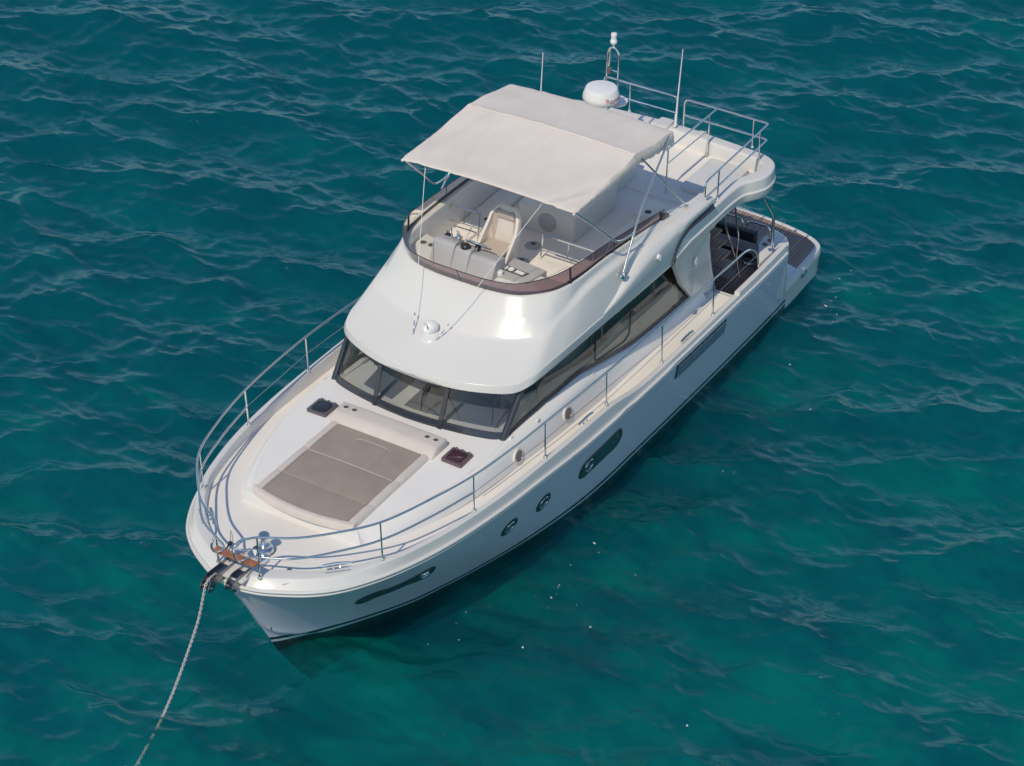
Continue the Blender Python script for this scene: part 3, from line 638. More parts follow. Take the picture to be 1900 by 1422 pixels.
obj("wheel_hub", MB().lathe([(.045, -.10), (.045, .0), (.03, .02), (.0005, .022)], tuple(wc), 16, wn_ax), M['black'], helm)
sp = MB()
for t in (1.57, 3.67, 5.76): sp.tube([wp(.03, t), wp(.19, t)], .008, 6)
obj("wheel_spokes", sp, M['steel'], helm)
# small switch shelf on the port side of the dash
sh = obj("switch_shelf", MB().prism([(.08, .22), (.02, .70), (-.42, .78), (-.48, .20)], 3.10, lambda x, y: 3.395 - .0 * x), M['grey'], yacht, bevel=.015)
obj("shelf_tray", MB().prism([(-.10, .16), (-.08, .58), (-.20, .62), (-.24, .16)], 3.39, 3.402), M['greyd'], sh, bevel=.003)
for y in (.24, .34): obj("gauge_ring", MB().lathe([(.045, 0), (.045, .012), (.036, .014), (.035, .004), (.0005, .004)], (-.16 + .02 * (y - .3), y, 3.401), 18), M['white'], sh)
obj("radio_plate", MB().prism([(-.115, .42), (-.105, .56), (-.175, .57), (-.19, .42)], 3.40, 3.408), M['white'], sh)
obj("round_knob", MB().lathe([(.045, 0), (.045, .05), (.035, .06), (.0005, .062)], (.03, .27, 3.394), 18), M['white'], sh)
for y in (-1.16, -1.02): 
    c_ = obj("cup_holder", MB().lathe([(.05, 0), (.052, .008), (.04, .009), (.038, -.002)], (-.17, y, 3.361), 20), M['steel'], yacht)
    obj("cup_well", MB().lathe([(.04, .003), (.0005, .003)], (-.17, y, 3.361), 20), M['cup'], c_)
# helm chair
cx, cy = -.56, -.17
hc = obj("helm_chair", MB().lathe([(.13, 2.95), (.12, 2.98), (.045, 3.0), (.045, 3.30), (.12, 3.32)], (cx - .02, cy, 0), 20), M['white'], yacht)
obj("seat", MB().prism(rrect(cx - .20, cx + .24, cy - .21, cy + .21, .10, 6), 3.33, lambda x, y: 3.425 + .03 * (x - cx)), M['seat'], hc, bevel=.035, seg=3)
sec = lambda z: ip(z, [3.26, 3.40, 3.6, 3.82, 3.92], [.27, .28, .275, .24, .15])
rows = []
for z, lx in zip(np.linspace(3.26, 3.92, 12), np.linspace(0, -.11, 12)):
    w = sec(z); dp = ip(z, [3.26, 3.42, 3.64, 3.92], [.40, .34, .16, .05]); t_ = .045
    o_ = fil([(cx - .24 + dp + lx, -w, z), (cx - .26 + lx, -w, z), (cx - .26 + lx, w, z), (cx - .24 + dp + lx, w, z)], [0, .16, .16, 0], 6)
    i_ = fil([(cx - .24 + dp + lx, -w + t_, z), (cx - .255 + t_ + lx, -w + t_, z), (cx - .255 + t_ + lx, w - t_, z), (cx - .24 + dp + lx, w - t_, z)], [0, .13, .13, 0], 6)
    rows.append([(p[0], p[1] + cy, p[2]) for p in o_ + i_[::-1]])
sb_ = MB().grid(rows, False, True); sb_.add(rows[-1], [tuple(range(len(rows[-1])))]); sb_.add(rows[0], [tuple(range(len(rows[0])))])
obj("shell", sb_, M['leather'], hc, bevel=.012, seg=2, ang=50)
rows = []
for z, lx in zip(np.linspace(3.38, 3.87, 9), np.linspace(-.02, -.10, 9)):
    w = sec(z) - .05; rows.append([(cx - .215 + lx + ip(abs(k), [0, .6, 1], [.0, .004, .045]), cy + w * k, z) for k in np.linspace(-1, 1, 11)])
obj("backrest", MB().grid(rows), M['seat'], hc)
obj("headrest_pad", MB().prism([(cx - .31, cy - .15), (cx - .26, cy - .15), (cx - .26, cy + .15), (cx - .31, cy + .15)], 3.74, 3.86), M['seat'], hc, bevel=.02)
# seating module with a loudspeaker, bench, backrest frames, floor rings
mod = obj("seating_module", MB().prism(rrect(-3.25, -1.93, -.62, .36, .05), 2.945, 3.37), M['cream'], yacht, bevel=.035)
spk = obj("loudspeaker", MB().lathe([(.155, -.01), (.155, .012), (.13, .02), (.0005, .03)], (-1.93, -.10, 3.175), 32, (1, 0, 0)), M['grey'], mod)
bench = obj("bench_seat", MB().prism([(-.62, .30), (-.62, 1.32), (-3.0, 1.40), (-3.0, .86), (-1.12, .78), (-1.12, .30)], 2.945, 3.10), M['deck'], fly, bevel=.02)
obj("bench_step", MB().prism(rrect(-3.35, -2.85, .85, 1.42, .05), 2.945, 3.19), M['cream'], fly, bevel=.02)
obj("drink_holder", MB().lathe([(.05, 0), (.05, .006), (.0005, .007)], (-3.0, 1.02, 3.19), 18), M['black'], fly)
obj("bench_seat", MB().prism([(-.55, -.98), (-.55, -1.32), (-3.0, -1.38), (-3.0, -.98)], 2.945, 3.02), M['deck'], fly, bevel=.02)
def frame(y0, y1, xt, zt_, zb_):
    xb = xt + .07; f_ = MB()
    f_.box(xt - .012, xt + .012, y0, y1, zt_ - .012, zt_ + .012).box(xt + .03 - .01, xt + .03 + .01, y0, y1, zt_ - .26, zt_ - .24)
    f_.tube([(xt, (y0 + y1) / 2, zt_), (xt + .03, (y0 + y1) / 2, zt_ - .25)], .009, 6)
    for y in (y0, y1): f_.tube([(xt, y, zt_ + .01), (xb, y, zb_)], .014, 6)
    return f_
obj("backrest_frame", frame(-1.35, -.83, -1.20, 3.45, 2.95), M['steel'], fly, ang=30)
obj("backrest_frame", frame(.16, 1.02, -1.37, 3.32, 2.95), M['steel'], fly, ang=30)
for x, y in ((-1.06, -.03), (-1.56, -.12)):
    o_ = obj("table_socket", MB().lathe([(.13, 0), (.125, .006), (.085, .004), (.08, -.0), (.0005, .002)], (x, y, 2.951), 26), M['grey'], yacht)
    obj("socket_cap", MB().lathe([(.04, .0), (.035, .012), (.0005, .014)], (x - .05, y - .03, 2.952), 14), M['greyd'], o_)
for x, y in ((-1.75, -1.05), (-2.35, -.98)): obj("deck_drain", MB().lathe([(.045, 0), (.04, .007), (.0005, .007)], (x, y, 3.021 if y < -.98 else 2.952), 16), M['greyd'], fly)

# search light on its pod
pod = MB().lathe([(.20, -.06), (.17, .0), (.14, .03), (.10, .05), (.0005, .055)], (1.31, -.10, 2.905), 28, (.38, 0, .92))
so_ = obj("search_light_pod", pod, M['gel'], yacht)
obj("search_light", MB().lathe([(.0005, -.11), (.06, -.10), (.092, -.06), (.10, 0), (.092, .05), (.078, .07), (.07, .055), (.05, .03), (.0005, .02)], (1.27, -.11, 3.035), 28, (.80, -.38, .05)), M['white'], so_)
obj("light_neck", MB().lathe([(.075, -.02), (.07, .05), (.06, .09)], (1.27, -.10, 2.94), 20), M['white'], so_)
obj("lamp_lens", MB().lathe([(.045, 0), (.03, .02), (.0005, .026)], (1.295, -.121, 3.037), 18, (.80, -.38, .05)), M['steel'], so_)

# ---------------------------------------------------------------- canopy on its hoops
can = MB()
XS = [(-.02, 4.735, 1.425), (-.05, 4.745, 1.43), (-.5, 4.765, 1.435), (-1.1, 4.79, 1.435), (-1.72, 4.825, 1.435), (-1.80, 4.825, 1.435), (-2.2, 4.79, 1.44), (-2.65, 4.735, 1.43), (-2.91, 4.69, 1.41), (-2.985, 4.66, 1.39)]
rows = []
FO = [(rng.uniform(-1.5, 1.5), rng.uniform(-.35, .35), rng.uniform(.03, .07), rng.uniform(.006, .017) * rng.choice([-1, 1]), rng.uniform(-2.9, -.1), rng.uniform(.3, .9)) for _ in range(26)]
FO += [(1.25, -.5, .06, .02, -.35, .5), (1.05, -.45, .05, -.012, -.25, .4), (-1.25, .4, .05, .014, -.3, .4), (1.2, .25, .05, .016, -2.6, .4), (1.0, .4, .05, -.012, -2.5, .35)]
def folds(x, y): return sum(a * math.exp(-((y - y0 - sl * (x - x0)) / w) ** 2 - ((x - x0) / ln) ** 2) for y0, sl, w, a, x0, ln in FO)
dense = cr_line(XS, 10)
for x, z, w in dense:
    ridge = math.exp(-((x + 1.76) / .10) ** 2) * .012; sag = -.034 * math.sin(math.pi * min(1, max(0, (x + 1.76) / 1.74))) - .018 * math.sin(math.pi * min(1, max(0, (-1.76 - x) / 1.25)))
    row = []; drop = ip(x, [-3.1, -2.9, -2.2, -1.8, -1.0, -.3, 0], [.16, .22, .20, .17, .13, .06, .02])
    for k in np.linspace(-1, 1, 81):
        y = k * (w - .03); wr = .006 * math.sin(9 * y + 3 * x) * abs(k) ** 2 + .009 * abs(k) ** 3 * math.sin(7 * x + 2 * k) 
        row.append((x, y, z + .045 * (1 - k * k) + ridge + sag * (1 - k ** 4) + wr + folds(x, y)))
    s0 = []
    for j, (f, o_) in enumerate(((.25, .022), (.6, .03), (1, .012))):
        s0.append((x + .01 * math.sin(31 * x + j), w - .03 + o_ + .008 * f * math.sin(43 * x) , z - drop * f + .010 * f * math.sin(26 * x)))
    row = [(a, -b, c) for a, b, c in s0[::-1]] + row + s0
    rows.append(row)
# aft valance
end = rows[-1]
for f, o_ in ((.4, -.03), (1, -.035)): rows.append([(p[0] + o_, p[1] * (1 - .01 * f), p[2] - .11 * f) for p in end])
canopy = obj("canopy", can.grid(rows), M['canvas'], yacht, ang=60)
obj("hem", MB().tube([(p[0] + .002, p[1], p[2] - .004) for p in rows[0]], .014, 8), M['canvas'], canopy)
obj("seam", MB().tube([(-1.76, p[1], p[2] + .0015) for p in rows[len(dense) // 2]][3:-3], .006, 6), M['canvas'], canopy)
for s in (1, -1):
    P = [(-.04, s * 1.42, 4.72), (-.60, s * 1.485, 4.22), (-.98, s * 1.535, 3.86), (-1.10, s * 1.54, 3.78), (-1.24, s * 1.555, 3.75), (-1.47, s * 1.575, 3.735)]
    obj("front_hoop", MB().tube(fil(P, .09, 5), .0155, 10), M['steel'], canopy)
    P = [(-1.20, s * 1.575, 3.20), (-1.50, s * 1.58, 3.73), (-1.87, s * 1.50, 3.97 + .02), (-2.60, s * 1.43, 4.60), (-2.78, s * 1.39, 4.68)]
    P = [(-1.12, s * 1.635, 3.265), (-1.49, s * 1.58, 3.72), (-1.80, s * 1.53, 4.02), (-2.58, s * 1.47, 4.62), (-2.75, s * 1.41, 4.69)]
    obj("main_pole", MB().tube(fil(P, .12, 5), .0165, 10), M['steel'], canopy)
    P = [(-3.13, s * 1.585, 3.42), (-1.86, s * 1.45, 4.76)]
    obj("rear_strut", MB().tube(P, .0145, 10), M['steel'], canopy)
    obj("pole_foot", MB().lathe([(.055, -.03), (.05, .012), (.03, .03), (.022, .06)], (-1.11, s * 1.64, 3.255), 18, (-.2, s * .5, .8)), M['steel'], canopy)
    obj("strut_foot", MB().box(-3.17, -3.09, s * 1.56, s * 1.61, 3.37, 3.42), M['steel'], canopy, bevel=.008)
    obj("hoop_clamp", MB().lathe([(.026, -.03), (.028, 0), (.026, .03)], (-1.49, s * 1.578, 3.72), 12, (-.45, 0, .85)), M['steel'], canopy)
obj("top_hoop", MB().tube([(-1.78, -1.42, 4.785), (-1.78, -.7, 4.825), (-1.78, .7, 4.825), (-1.78, 1.42, 4.785)], .014, 8), M['steel'], canopy)
for (y0, z0), (x1, y1, z1) in (((-1.02, 4.715), (1.40, -.315, 2.86)), ((.90, 4.72), (1.39, .02, 2.865))):
    a, b = np.array([-.01, y0, z0]), np.array([x1, y1, z1]); d = b - a
    obj("tie_rope", MB().tube([a, b], .0045, 6), M['white'], canopy)
    obj("turnbuckle", MB().tube([a + d * .90, a + d * .93], .010, 8).tube([a + d * .945, a + d * .985], .008, 8).tube([a + d * .855, a + d * .87], .012, 8), M['steel'], canopy)
    obj("tie_pad", MB().lathe([(.026, -.02), (.024, .01), (.012, .03), (.0005, .035)], tuple(b - np.array([0, 0, .012])), 12), M['steel'], canopy)
# ---------------------------------------------------------------- flybridge rails, mast, aerials
def posts(L, mb, r=.0125): 
    for a, b in L: mb.tube([a, b], r, 8); mb.lathe([(.03, 0), (.028, .012), (.018, .03), (.0165, .06)], a, 14)
    return mb
rl = MB(); XR = -5.66; ZT, ZM = 3.70, 3.42
rl.tube(fil([(XR, .20, 3.2), (XR, .20, ZT), (XR, .75, ZT), (XR + .02, 1.68, ZT), (-3.60, 1.72, ZT), (-3.46, 1.72, ZT - .02), (-3.46, 1.72, ZM), (-3.62, 1.72, ZM), (XR + .02, 1.68, ZM), (XR, .20, ZM)], [0, .09, 0, .06, 0, .08, .08, 0, .06, 0], 5), .0155, 10)
posts([((XR, 1.42, 3.2), (XR, 1.42, ZT)), ((-5.32, 1.71, 2.98), (-5.34, 1.69, ZT)), ((-3.90, 1.72, 3.2), (-3.90, 1.72, ZT)), ((XR, .20, 3.2), (XR, .20, 3.3))], rl)
obj("flybridge_rail", rl, M['steel'], aft)
rl = MB()
rl.tube(fil([(XR, .075, 3.2), (XR, .075, ZT), (XR, -.5, ZT), (XR, -1.27, ZT), (XR, -1.27, 3.2)], [0, .09, 0, .10, 0], 6), .0155, 10).tube([(XR, .075, ZM), (XR, -1.27, ZM)], .0125, 8)
posts([((XR, -.78, 3.2), (XR, -.78, ZT)), ((XR, -1.27, 3.2), (XR, -1.27, 3.3)), ((XR, .075, 3.2), (XR, .075, 3.3))], rl)
obj("flybridge_rail", rl, M['steel'], aft)
rl = MB()
rl.tube([(XR, .78, ZT), (-3.98, .78, ZT + .02)], .0155, 10).tube([(-5.30, .78, 3.45), (-4.03, .78, 3.47)], .012, 8)
posts([((-5.38, .78, 2.97), (-5.40, .78, ZT)), ((-4.02, .78, 2.95), (-4.03, .78, ZT))], rl)
obj("stair_rail", rl, M['steel'], aft)
obj("aerial", MB().tube([(-5.55, .11, 3.24), (-5.552, .113, 3.45)], .020, 10).tube([(-5.552, .113, 3.45), (-5.56, .16, 4.60)], .013, 8, r2=.006), M['white'], aft)
obj("aerial", MB().tube([(-4.3, -1.66, 3.2), (-4.31, -1.665, 3.4)], .020, 10).tube([(-4.31, -1.665, 3.4), (-4.33, -1.64, 4.56)], .013, 8, r2=.006), M['white'], aft)
# radar on a mast with a tall hoop for the all-round light
mast = obj("radar_mast", MB().lathe([(.10, 3.36), (.07, 3.42), (.055, 3.5), (.05, 4.22)], (-3.95, -.36, 0), 20).tube([(-3.95, -.36, 4.0), (-4.22, -.33, 4.05)], .03, 8).tube([(-3.7, -.72, 3.38), (-3.93, -.42, 4.1)], .014, 8).tube([(-3.6, -.42, 3.38), (-3.93, -.37, 4.1)], .014, 8), M['steel'], yacht)
obj("mast_base", MB().prism(rrect(-4.25, -3.2, -.72, .15, .06), 2.95, 3.37), M['cream'], mast, bevel=.03)
obj("satellite_dish", MB().lathe([(.0005, -.05), (.08, -.045), (.17, -.01), (.185, .03), (.17, .04), (.0005, .055)], (-4.36, -.34, 4.06), 36), M['white'], mast)
rad = obj("radar_dome", MB().lathe([(.0005, -.03), (.14, -.03), (.255, -.012), (.285, .03), (.285, .07), (.278, .10), (.250, .185), (.238, .205), (.215, .213), (.0005, .218)], (-3.92, -.36, 4.29), 48), M['white'], mast)
obj("dome_bracket", MB().box(-4.02, -3.82, -.46, -.26, 4.19, 4.265), M['steel'], mast, bevel=.01)
obj("hoop", MB().tube(fil([(-4.22, -.445, 4.05), (-4.22, -.445, 4.97), (-4.22, -.345, 5.07), (-4.22, -.245, 4.97), (-4.22, -.245, 4.05)], .09, 7), .0155, 10).tube([(-4.22, -.445, 4.66), (-4.22, -.245, 4.66)], .013, 8).tube([(-4.24, -.43, 4.62), (-4.23, -.40, 5.0)], .012, 8), M['steel'], mast)
obj("horn_bracket", MB().box(-4.27, -4.18, -.43, -.36, 4.60, 4.68), M['greyd'], mast, bevel=.01)
obj("all_round_light", MB().lathe([(.012, -.03), (.014, .03), (.05, .04), (.055, .075), (.045, .09), (.043, .15), (.046, .155), (.046, .19), (.042, .20), (.0005, .205)], (-4.22, -.345, 5.08), 20), M['white'], mast)
# lettering on the dome
def dome_text(s, size, ang, z, r_, mtl, name):
    cu = bpy.data.curves.new("lettering", 'FONT'); cu.body = s; cu.size = size; cu.align_x = 'CENTER'; cu.extrude = .0; cu.space_character = 1.03
    ob = bpy.data.objects.new("lettering", cu); col.objects.link(ob); bpy.context.view_layer.update()
    dg = bpy.context.evaluated_depsgraph_get(); me = bpy.data.meshes.new_from_object(ob.evaluated_get(dg)); bpy.data.objects.remove(ob)
    bm = bmesh.new(); bm.from_mesh(me); bmesh.ops.subdivide_edges(bm, edges=bm.edges, cuts=2)
    for v in bm.verts:
        zz = z + v.co.y; rad_ = ip(zz, [.03, .07, .10, .185], [.285, .285, .278, .250]) + r_
        t = ang + v.co.x / rad_; v.co = (-3.92 + rad_ * math.cos(t), -.36 + rad_ * math.sin(t), 4.29 + zz)
    bm.to_mesh(me); bm.free(); me.materials.clear(); me.materials.append(mtl)
    o = bpy.data.objects.new(name, me); col.objects.link(o); o.parent = mast; return o
dome_text("Raymarine", .105, R(91), .058, .003, M['red'], "dome_lettering")

# ---------------------------------------------------------------- guard rails round the deck
TOPS = [(6.02, .33, 2.56), (5.78, .72, 2.555), (5.38, 1.10, 2.54), (4.88, 1.45, 2.53), (4.1, 1.70, 2.505), (3.29, 1.87, 2.47), (2.5, 1.955, 2.445), (1.65, 2.0, 2.42), (.8, 2.02, 2.37), (-.04, 2.02, 2.31), (-.9, 2.02, 2.265), (-1.71, 2.02, 2.23), (-2.6, 2.02, 2.195), (-3.36, 2.02, 2.16), (-4.1, 2.0, 2.10), (-4.5, 1.985, 2.06), (-4.72, 1.98, 1.98), (-4.93, 1.975, 1.82), (-5.03, 1.97, 1.60), (-5.05, 1.97, 1.43)]
NOSE = [(5.99, .24, 2.19), (6.05, .19, 2.195), (6.13, .18, 2.20), (6.22, .185, 2.245), (6.29, .185, 2.34), (6.31, .175, 2.43), (6.27, .165, 2.51), (6.19, .185, 2.555), (6.11, .255, 2.565)]
LOW = [(3.27, 1.865, 2.18), (4.1, 1.69, 2.21), (4.86, 1.45, 2.235), (5.36, 1.10, 2.225), (5.76, .72, 2.21), (5.93, .36, 2.19)]
PB = [((6.0, .33, 1.89), (6.02, .33, 2.56)), ((4.84, 1.45, 1.91), (4.88, 1.45, 2.53)), ((3.25, 1.86, 1.86), (3.29, 1.87, 2.47)), ((1.61, 2.0, 1.81), (1.65, 2.0, 2.42)), ((-.07, 2.02, 1.745), (-.04, 2.02, 2.31)), ((-1.75, 2.02, 1.535), (-1.71, 2.02, 2.23)), ((-3.40, 2.02, 1.49), (-3.36, 2.02, 2.16))]
rail = None
for s in (1, -1):
    F = lambda L: [(x, s * y, z) for x, y, z in L]
    g = MB().tube(cr_line(F(LOW + NOSE + TOPS), 6), .0155, 10)
    rail = obj("guard_rail", g, M['steel'], yacht)
    for a, b in PB: obj("stanchion", posts([(F([a])[0], F([b])[0])], MB()), M['steel'], rail)
    W = F([(3.27, 1.87, 2.18), (1.63, 2.0, 2.125), (-.055, 2.02, 2.03), (-1.73, 2.02, 1.885), (-3.38, 2.02, 1.83), (-4.96, 1.975, 1.76)])
    obj("guard_wire", MB().tube(W, .0042, 6), M['wire'], rail)
    obj("rail_foot", MB().lathe([(.03, 0), (.028, .012), (.018, .03), (.0165, .06)], (-5.05, s * 1.97, 1.43), 14), M['steel'], rail)
# cleats
def cleat(x, y, z, a):
    c = MB(); ca, sa = math.cos(a), math.sin(a); T = lambda u, v, w: (x + u * ca - v * sa, y + u * sa + v * ca, z + w)
    P = [T(u, 0, .068 - .5 * u * u) for u in np.linspace(-.19, .19, 9)]
    c.tube(P, .017, 8); c.tube([T(-.045, 0, -.01), T(-.04, 0, .05)], .015, 8); c.tube([T(.045, 0, -.01), T(.04, 0, .05)], .015, 8)
    return c
for s in (1, -1):
    for x, y, z, a in ((5.30, 1.05, 1.91, -.80), (.50, 2.0, 1.765, -.02), (-2.55, 2.02, 1.51, 0)):
        obj("cleat", cleat(x, s * y, z, s * a), M['steel'], yacht)
        ca = math.cos(s * a); sa = math.sin(s * a); d = .075
        obj("chafe_strip", MB().tube([(x + u * ca + d * -sa * -s * -1, s * y + u * sa + s * d * abs(ca), z - .012) for u in (-.17, .17)], .009, 6), M['steel'], yacht)

# ---------------------------------------------------------------- bow gear: roller, plank seat, windlass, lockers
br = MB()
for y0, y1, x0, x1, zt_ in ((-.25, -.12, 5.86, 6.50, 1.90), (.02, .13, 5.92, 6.33, 1.90)):
    for y in (y0, y1):
        pts = [(x0, zt_ + .03), (x1 - .15, zt_ + .06), (x1 - .02, zt_ + .0), (x1 + .02, zt_ - .10), (x1 - .06, zt_ - .15), (x1 - .2, zt_ - .06), (x0, zt_ - .03)]
        P = fil([(a, 0, b) for a, b in pts], .05, 4, True); n = len(P)
        V = [(p[0], y - .005, p[2]) for p in P] + [(p[0], y + .005, p[2]) for p in P]
        br.add(V, [(i, (i + 1) % n, n + (i + 1) % n, n + i) for i in range(n)] + [tuple(range(n))[::-1], tuple(range(n, 2 * n))])
    br.grid([[(x0, y0, zt_ - .01), (x0, y1, zt_ - .01)], [(x1 - .16, y0, zt_), (x1 - .16, y1, zt_)], [(x1 - .05, y0, zt_ - .07), (x1 - .05, y1, zt_ - .07)]])
roller = obj("bow_roller", br, M['roller'], yacht, ang=30)
obj("roller_wheel", MB().lathe([(.05, -.055), (.035, -.02), (.03, 0), (.035, .02), (.05, .055)], (6.44, -.185, 1.83), 18, (0, 1, 0)).lathe([(.045, -.045), (.03, 0), (.045, .045)], (6.28, .075, 1.83), 18, (0, 1, 0)), M['black'], roller)
obj("roller_base", MB().prism([(5.62, -.30), (5.62, .20), (6.20, .20), (6.20, -.30)], 1.86, 1.893), M['gel'], roller, bevel=.01)
obj("roller_pin", MB().tube([(6.44, -.265, 1.83), (6.44, -.105, 1.83)], .014, 8).tube([(6.28, .0, 1.83), (6.28, .15, 1.83)], .014, 8).tube([(5.95, .16, 1.90), (6.10, .19, 1.90)], .012, 8), M['steel'], roller)
plank = MB().prism([(6.145, -.30), (6.145, .34), (6.03, .36), (6.03, -.31)], 2.15, 2.185)
plank = obj("plank_seat", plank, M['wood'], yacht, bevel=.012)
obj("seat_arm", MB().tube([(6.0, .32, 2.14), (6.10, .30, 2.14)], .012, 8).tube([(6.0, -.32, 2.14), (6.10, -.28, 2.14)], .012, 8), M['steel'], plank)
wl_ = obj("windlass", MB().prism(rrect(5.38, 5.70, -.12, .14, .08), 1.875, 1.895).lathe([(.12, 1.89), (.115, 1.93), (.08, 1.955), (.085, 1.99), (.075, 2.0), (.052, 2.03), (.05, 2.09), (.075, 2.125), (.078, 2.14), (.06, 2.155), (.0005, 2.158)], (5.48, .03, 0), 28).lathe([(.055, -.03), (.06, .0), (.04, .05)], (5.60, -.02, 1.93), 18), M['steel'], yacht, ang=30)
obj("chain_stopper", MB().box(5.72, 5.82, -.24, -.14, 1.89, 1.95).tube([(5.6, -.10, 1.93), (5.7, -.18, 1.93), (5.9, -.185, 1.93)], .014, 8), M['steel'], wl_, bevel=.01)
obj("deck_light", MB().lathe([(.03, 0), (.03, .03), (.0005, .05)], (5.62, -.42, 1.89), 14).tube([(5.62, -.42, 1.92), (5.35, -.62, 1.86)], .004, 6).tube([(5.62, -.42, 1.92), (5.74, -.40, 1.89)], .012, 8), M['black'], yacht)
for s in (1,):
    obj("filler_cap", MB().lathe([(.03, 0), (.028, .008), (.0005, .009)], (5.62, .52, 1.858), 16), M['greyd'], yacht)
    P = fil([(5.93, .62, 0), (5.42, .94, 0), (5.30, .74, 0), (5.52, .30, 0)], .05, 3); obj("locker_seam", MB().tube([(p[0], p[1], zdeck(p[0]) - .002 + .02 * (1 - (p[1] / 1.1) ** 2)) for p in P], .003, 5), M['grey'], deck)
obj("towing_eye", MB().tube([(5.50 + .035 * math.cos(t), .115, .66 + .05 * math.sin(t)) for t in np.linspace(0, 2 * math.pi, 16, endpoint=False)], .010, 8, closed=True), M['steel'], hull)

# ---------------------------------------------------------------- sun pad
pad = thing("sun_pad", "taupe sun pad with pale bolsters lying on the foredeck before the windshield", "sun pad", (3.5, 0, 1.95))
def padp(name, mb, mt, bev=.022, lbl=None, par=None):
    mb.v = [(x - 3.5, y, z - 1.95) for x, y, z in mb.v]; return obj(name, mb, mt, par or pad, lbl, bevel=bev, seg=3, ang=60)
ztop_ = lambda x, y: 2.035 - .012 * max(0, x - 3.4) - .01 * (abs(y) / .7) ** 2
inz = rrect(2.88, 3.452, -.272, .272, .13, 6)
inz = [p for p in fil([(3.452, -.272, 0), (2.88, -.272, 0), (2.88, .272, 0), (3.452, .272, 0)], [0, .13, .13, 0], 6)]
U = [(3.452, -.69), (2.67, -.69), (2.67, .69), (3.452, .69)] + [(p[0], p[1]) for p in inz[::-1]]
U = [(3.452, -.69), (2.67, -.69), (2.67, .69), (3.452, .69), (3.452, .279)] + [(p[0] - .006, p[1] * 1.025) for p in inz[::-1]][1:-1] + [(3.452, -.279)]
padp("cushion", MB().prism(U, 1.95, ztop_), M['tan'], .012)
padp("centre_cushion", MB().prism([(p[0], p[1]) for p in inz], 1.95, lambda x, y: ztop_(x, y) + .004), M['tan'], .018)
padp("cushion", MB().prism([(3.462, -.69), (3.462, .69), (4.075, .69), (4.075, -.69)], 1.95, ztop_), M['tan'], .02)
front = [(4.535 + .09 * (1 - (y / .69) ** 2), y) for y in np.linspace(.69, -.69, 13)]
padp("cushion", MB().prism([(4.079, -.69), (4.079, .69)] + front, 1.95, ztop_), M['tan'], .02)
padp("piping", MB().tube([(3.457, y, ztop_(3.457, y) - .006) for y in np.linspace(-.69, .69, 9)], .0045, 6).tube([(p[0] - .003, p[1] * 1.012, ztop_(p[0], p[1]) - .004) for p in inz], .0035, 6), M['pale'], 0)
for s in (1, -1):
    for xa, xb in ((2.60, 3.44), (3.452, 4.07), (4.08, 4.56)):
        rows = []
        for x in np.linspace(xa, xb, 8):
            e = .012 * math.exp(-min(abs(x - xa), abs(x - xb)) / .03); rows.append(fil([(x, s * .692, 1.945), (x, s * .695, ztop_(x, .6) + .018 - e), (x, s * .80, ztop_(x, .6) + .014 - e), (x, s * .825, 1.955)], [0, .03, .045, 0], 4))
        b_ = MB().grid(rows); 
        for q_ in (rows[0], rows[-1]): b_.add(q_, [tuple(range(len(q_)))])
        padp("bolster", b_, M['pale'], 0)
rows = []
for y in np.linspace(-.815, .815, 17):
    k = 1 - (y / .70) ** 2; xf = 4.535 + .09 * k if abs(y) < .69 else 4.535 - (abs(y) - .69) * .3
    rows.append(fil([(xf - .002, y, 1.945), (xf, y, ztop_(4.5, .5) + .015), (xf + .085, y, ztop_(4.5, .5) + .006), (xf + .10, y, 1.93)], [0, .02, .045, 0], 4))
b_ = MB().grid(rows)
for q_ in (rows[0], rows[-1]): b_.add(q_, [tuple(range(len(q_)))])
padp("front_bolster", b_, M['pale'], 0)
rows = []
for y in (-.86, -.84, -.6, 0, .6, .84, .86):
    e = .02 if abs(y) > .85 else 0; bw_ = .015 * (1 - (y / .86) ** 2)
    rows.append(fil([(2.76 - e, y, 1.95), (2.72 - e, y, 2.055), (2.60, y, 2.125 - e), (2.34 - bw_ + e, y, 2.13 - e), (2.31 - bw_ + e, y, 1.96)], [0, .05, .05, .05, 0], 4))
b_ = MB().grid(rows)
for q_ in (rows[0], rows[-1]): b_.add(q_, [tuple(range(len(q_)))])
hd = padp("headrest", b_, M['pale'], 0)
for y in (-.745, -.605, .605, .745):
    c_ = padp("cup_holder", MB().lathe([(.047, 0), (.047, .007), (.038, .008), (.037, .002)], (2.46, y, 2.127), 20), M['pale'], 0, None, hd)
    padp("cup_well", MB().lathe([(.038, .0045), (.0005, .0045)], (2.46, y, 2.127), 20), M['cup'], 0, None, c_) if 0 else padp("cup_well", MB().lathe([(.038, .0045), (.0005, .0045)], (2.46, y, 2.127), 20), M['cup'], 0, None, hd)

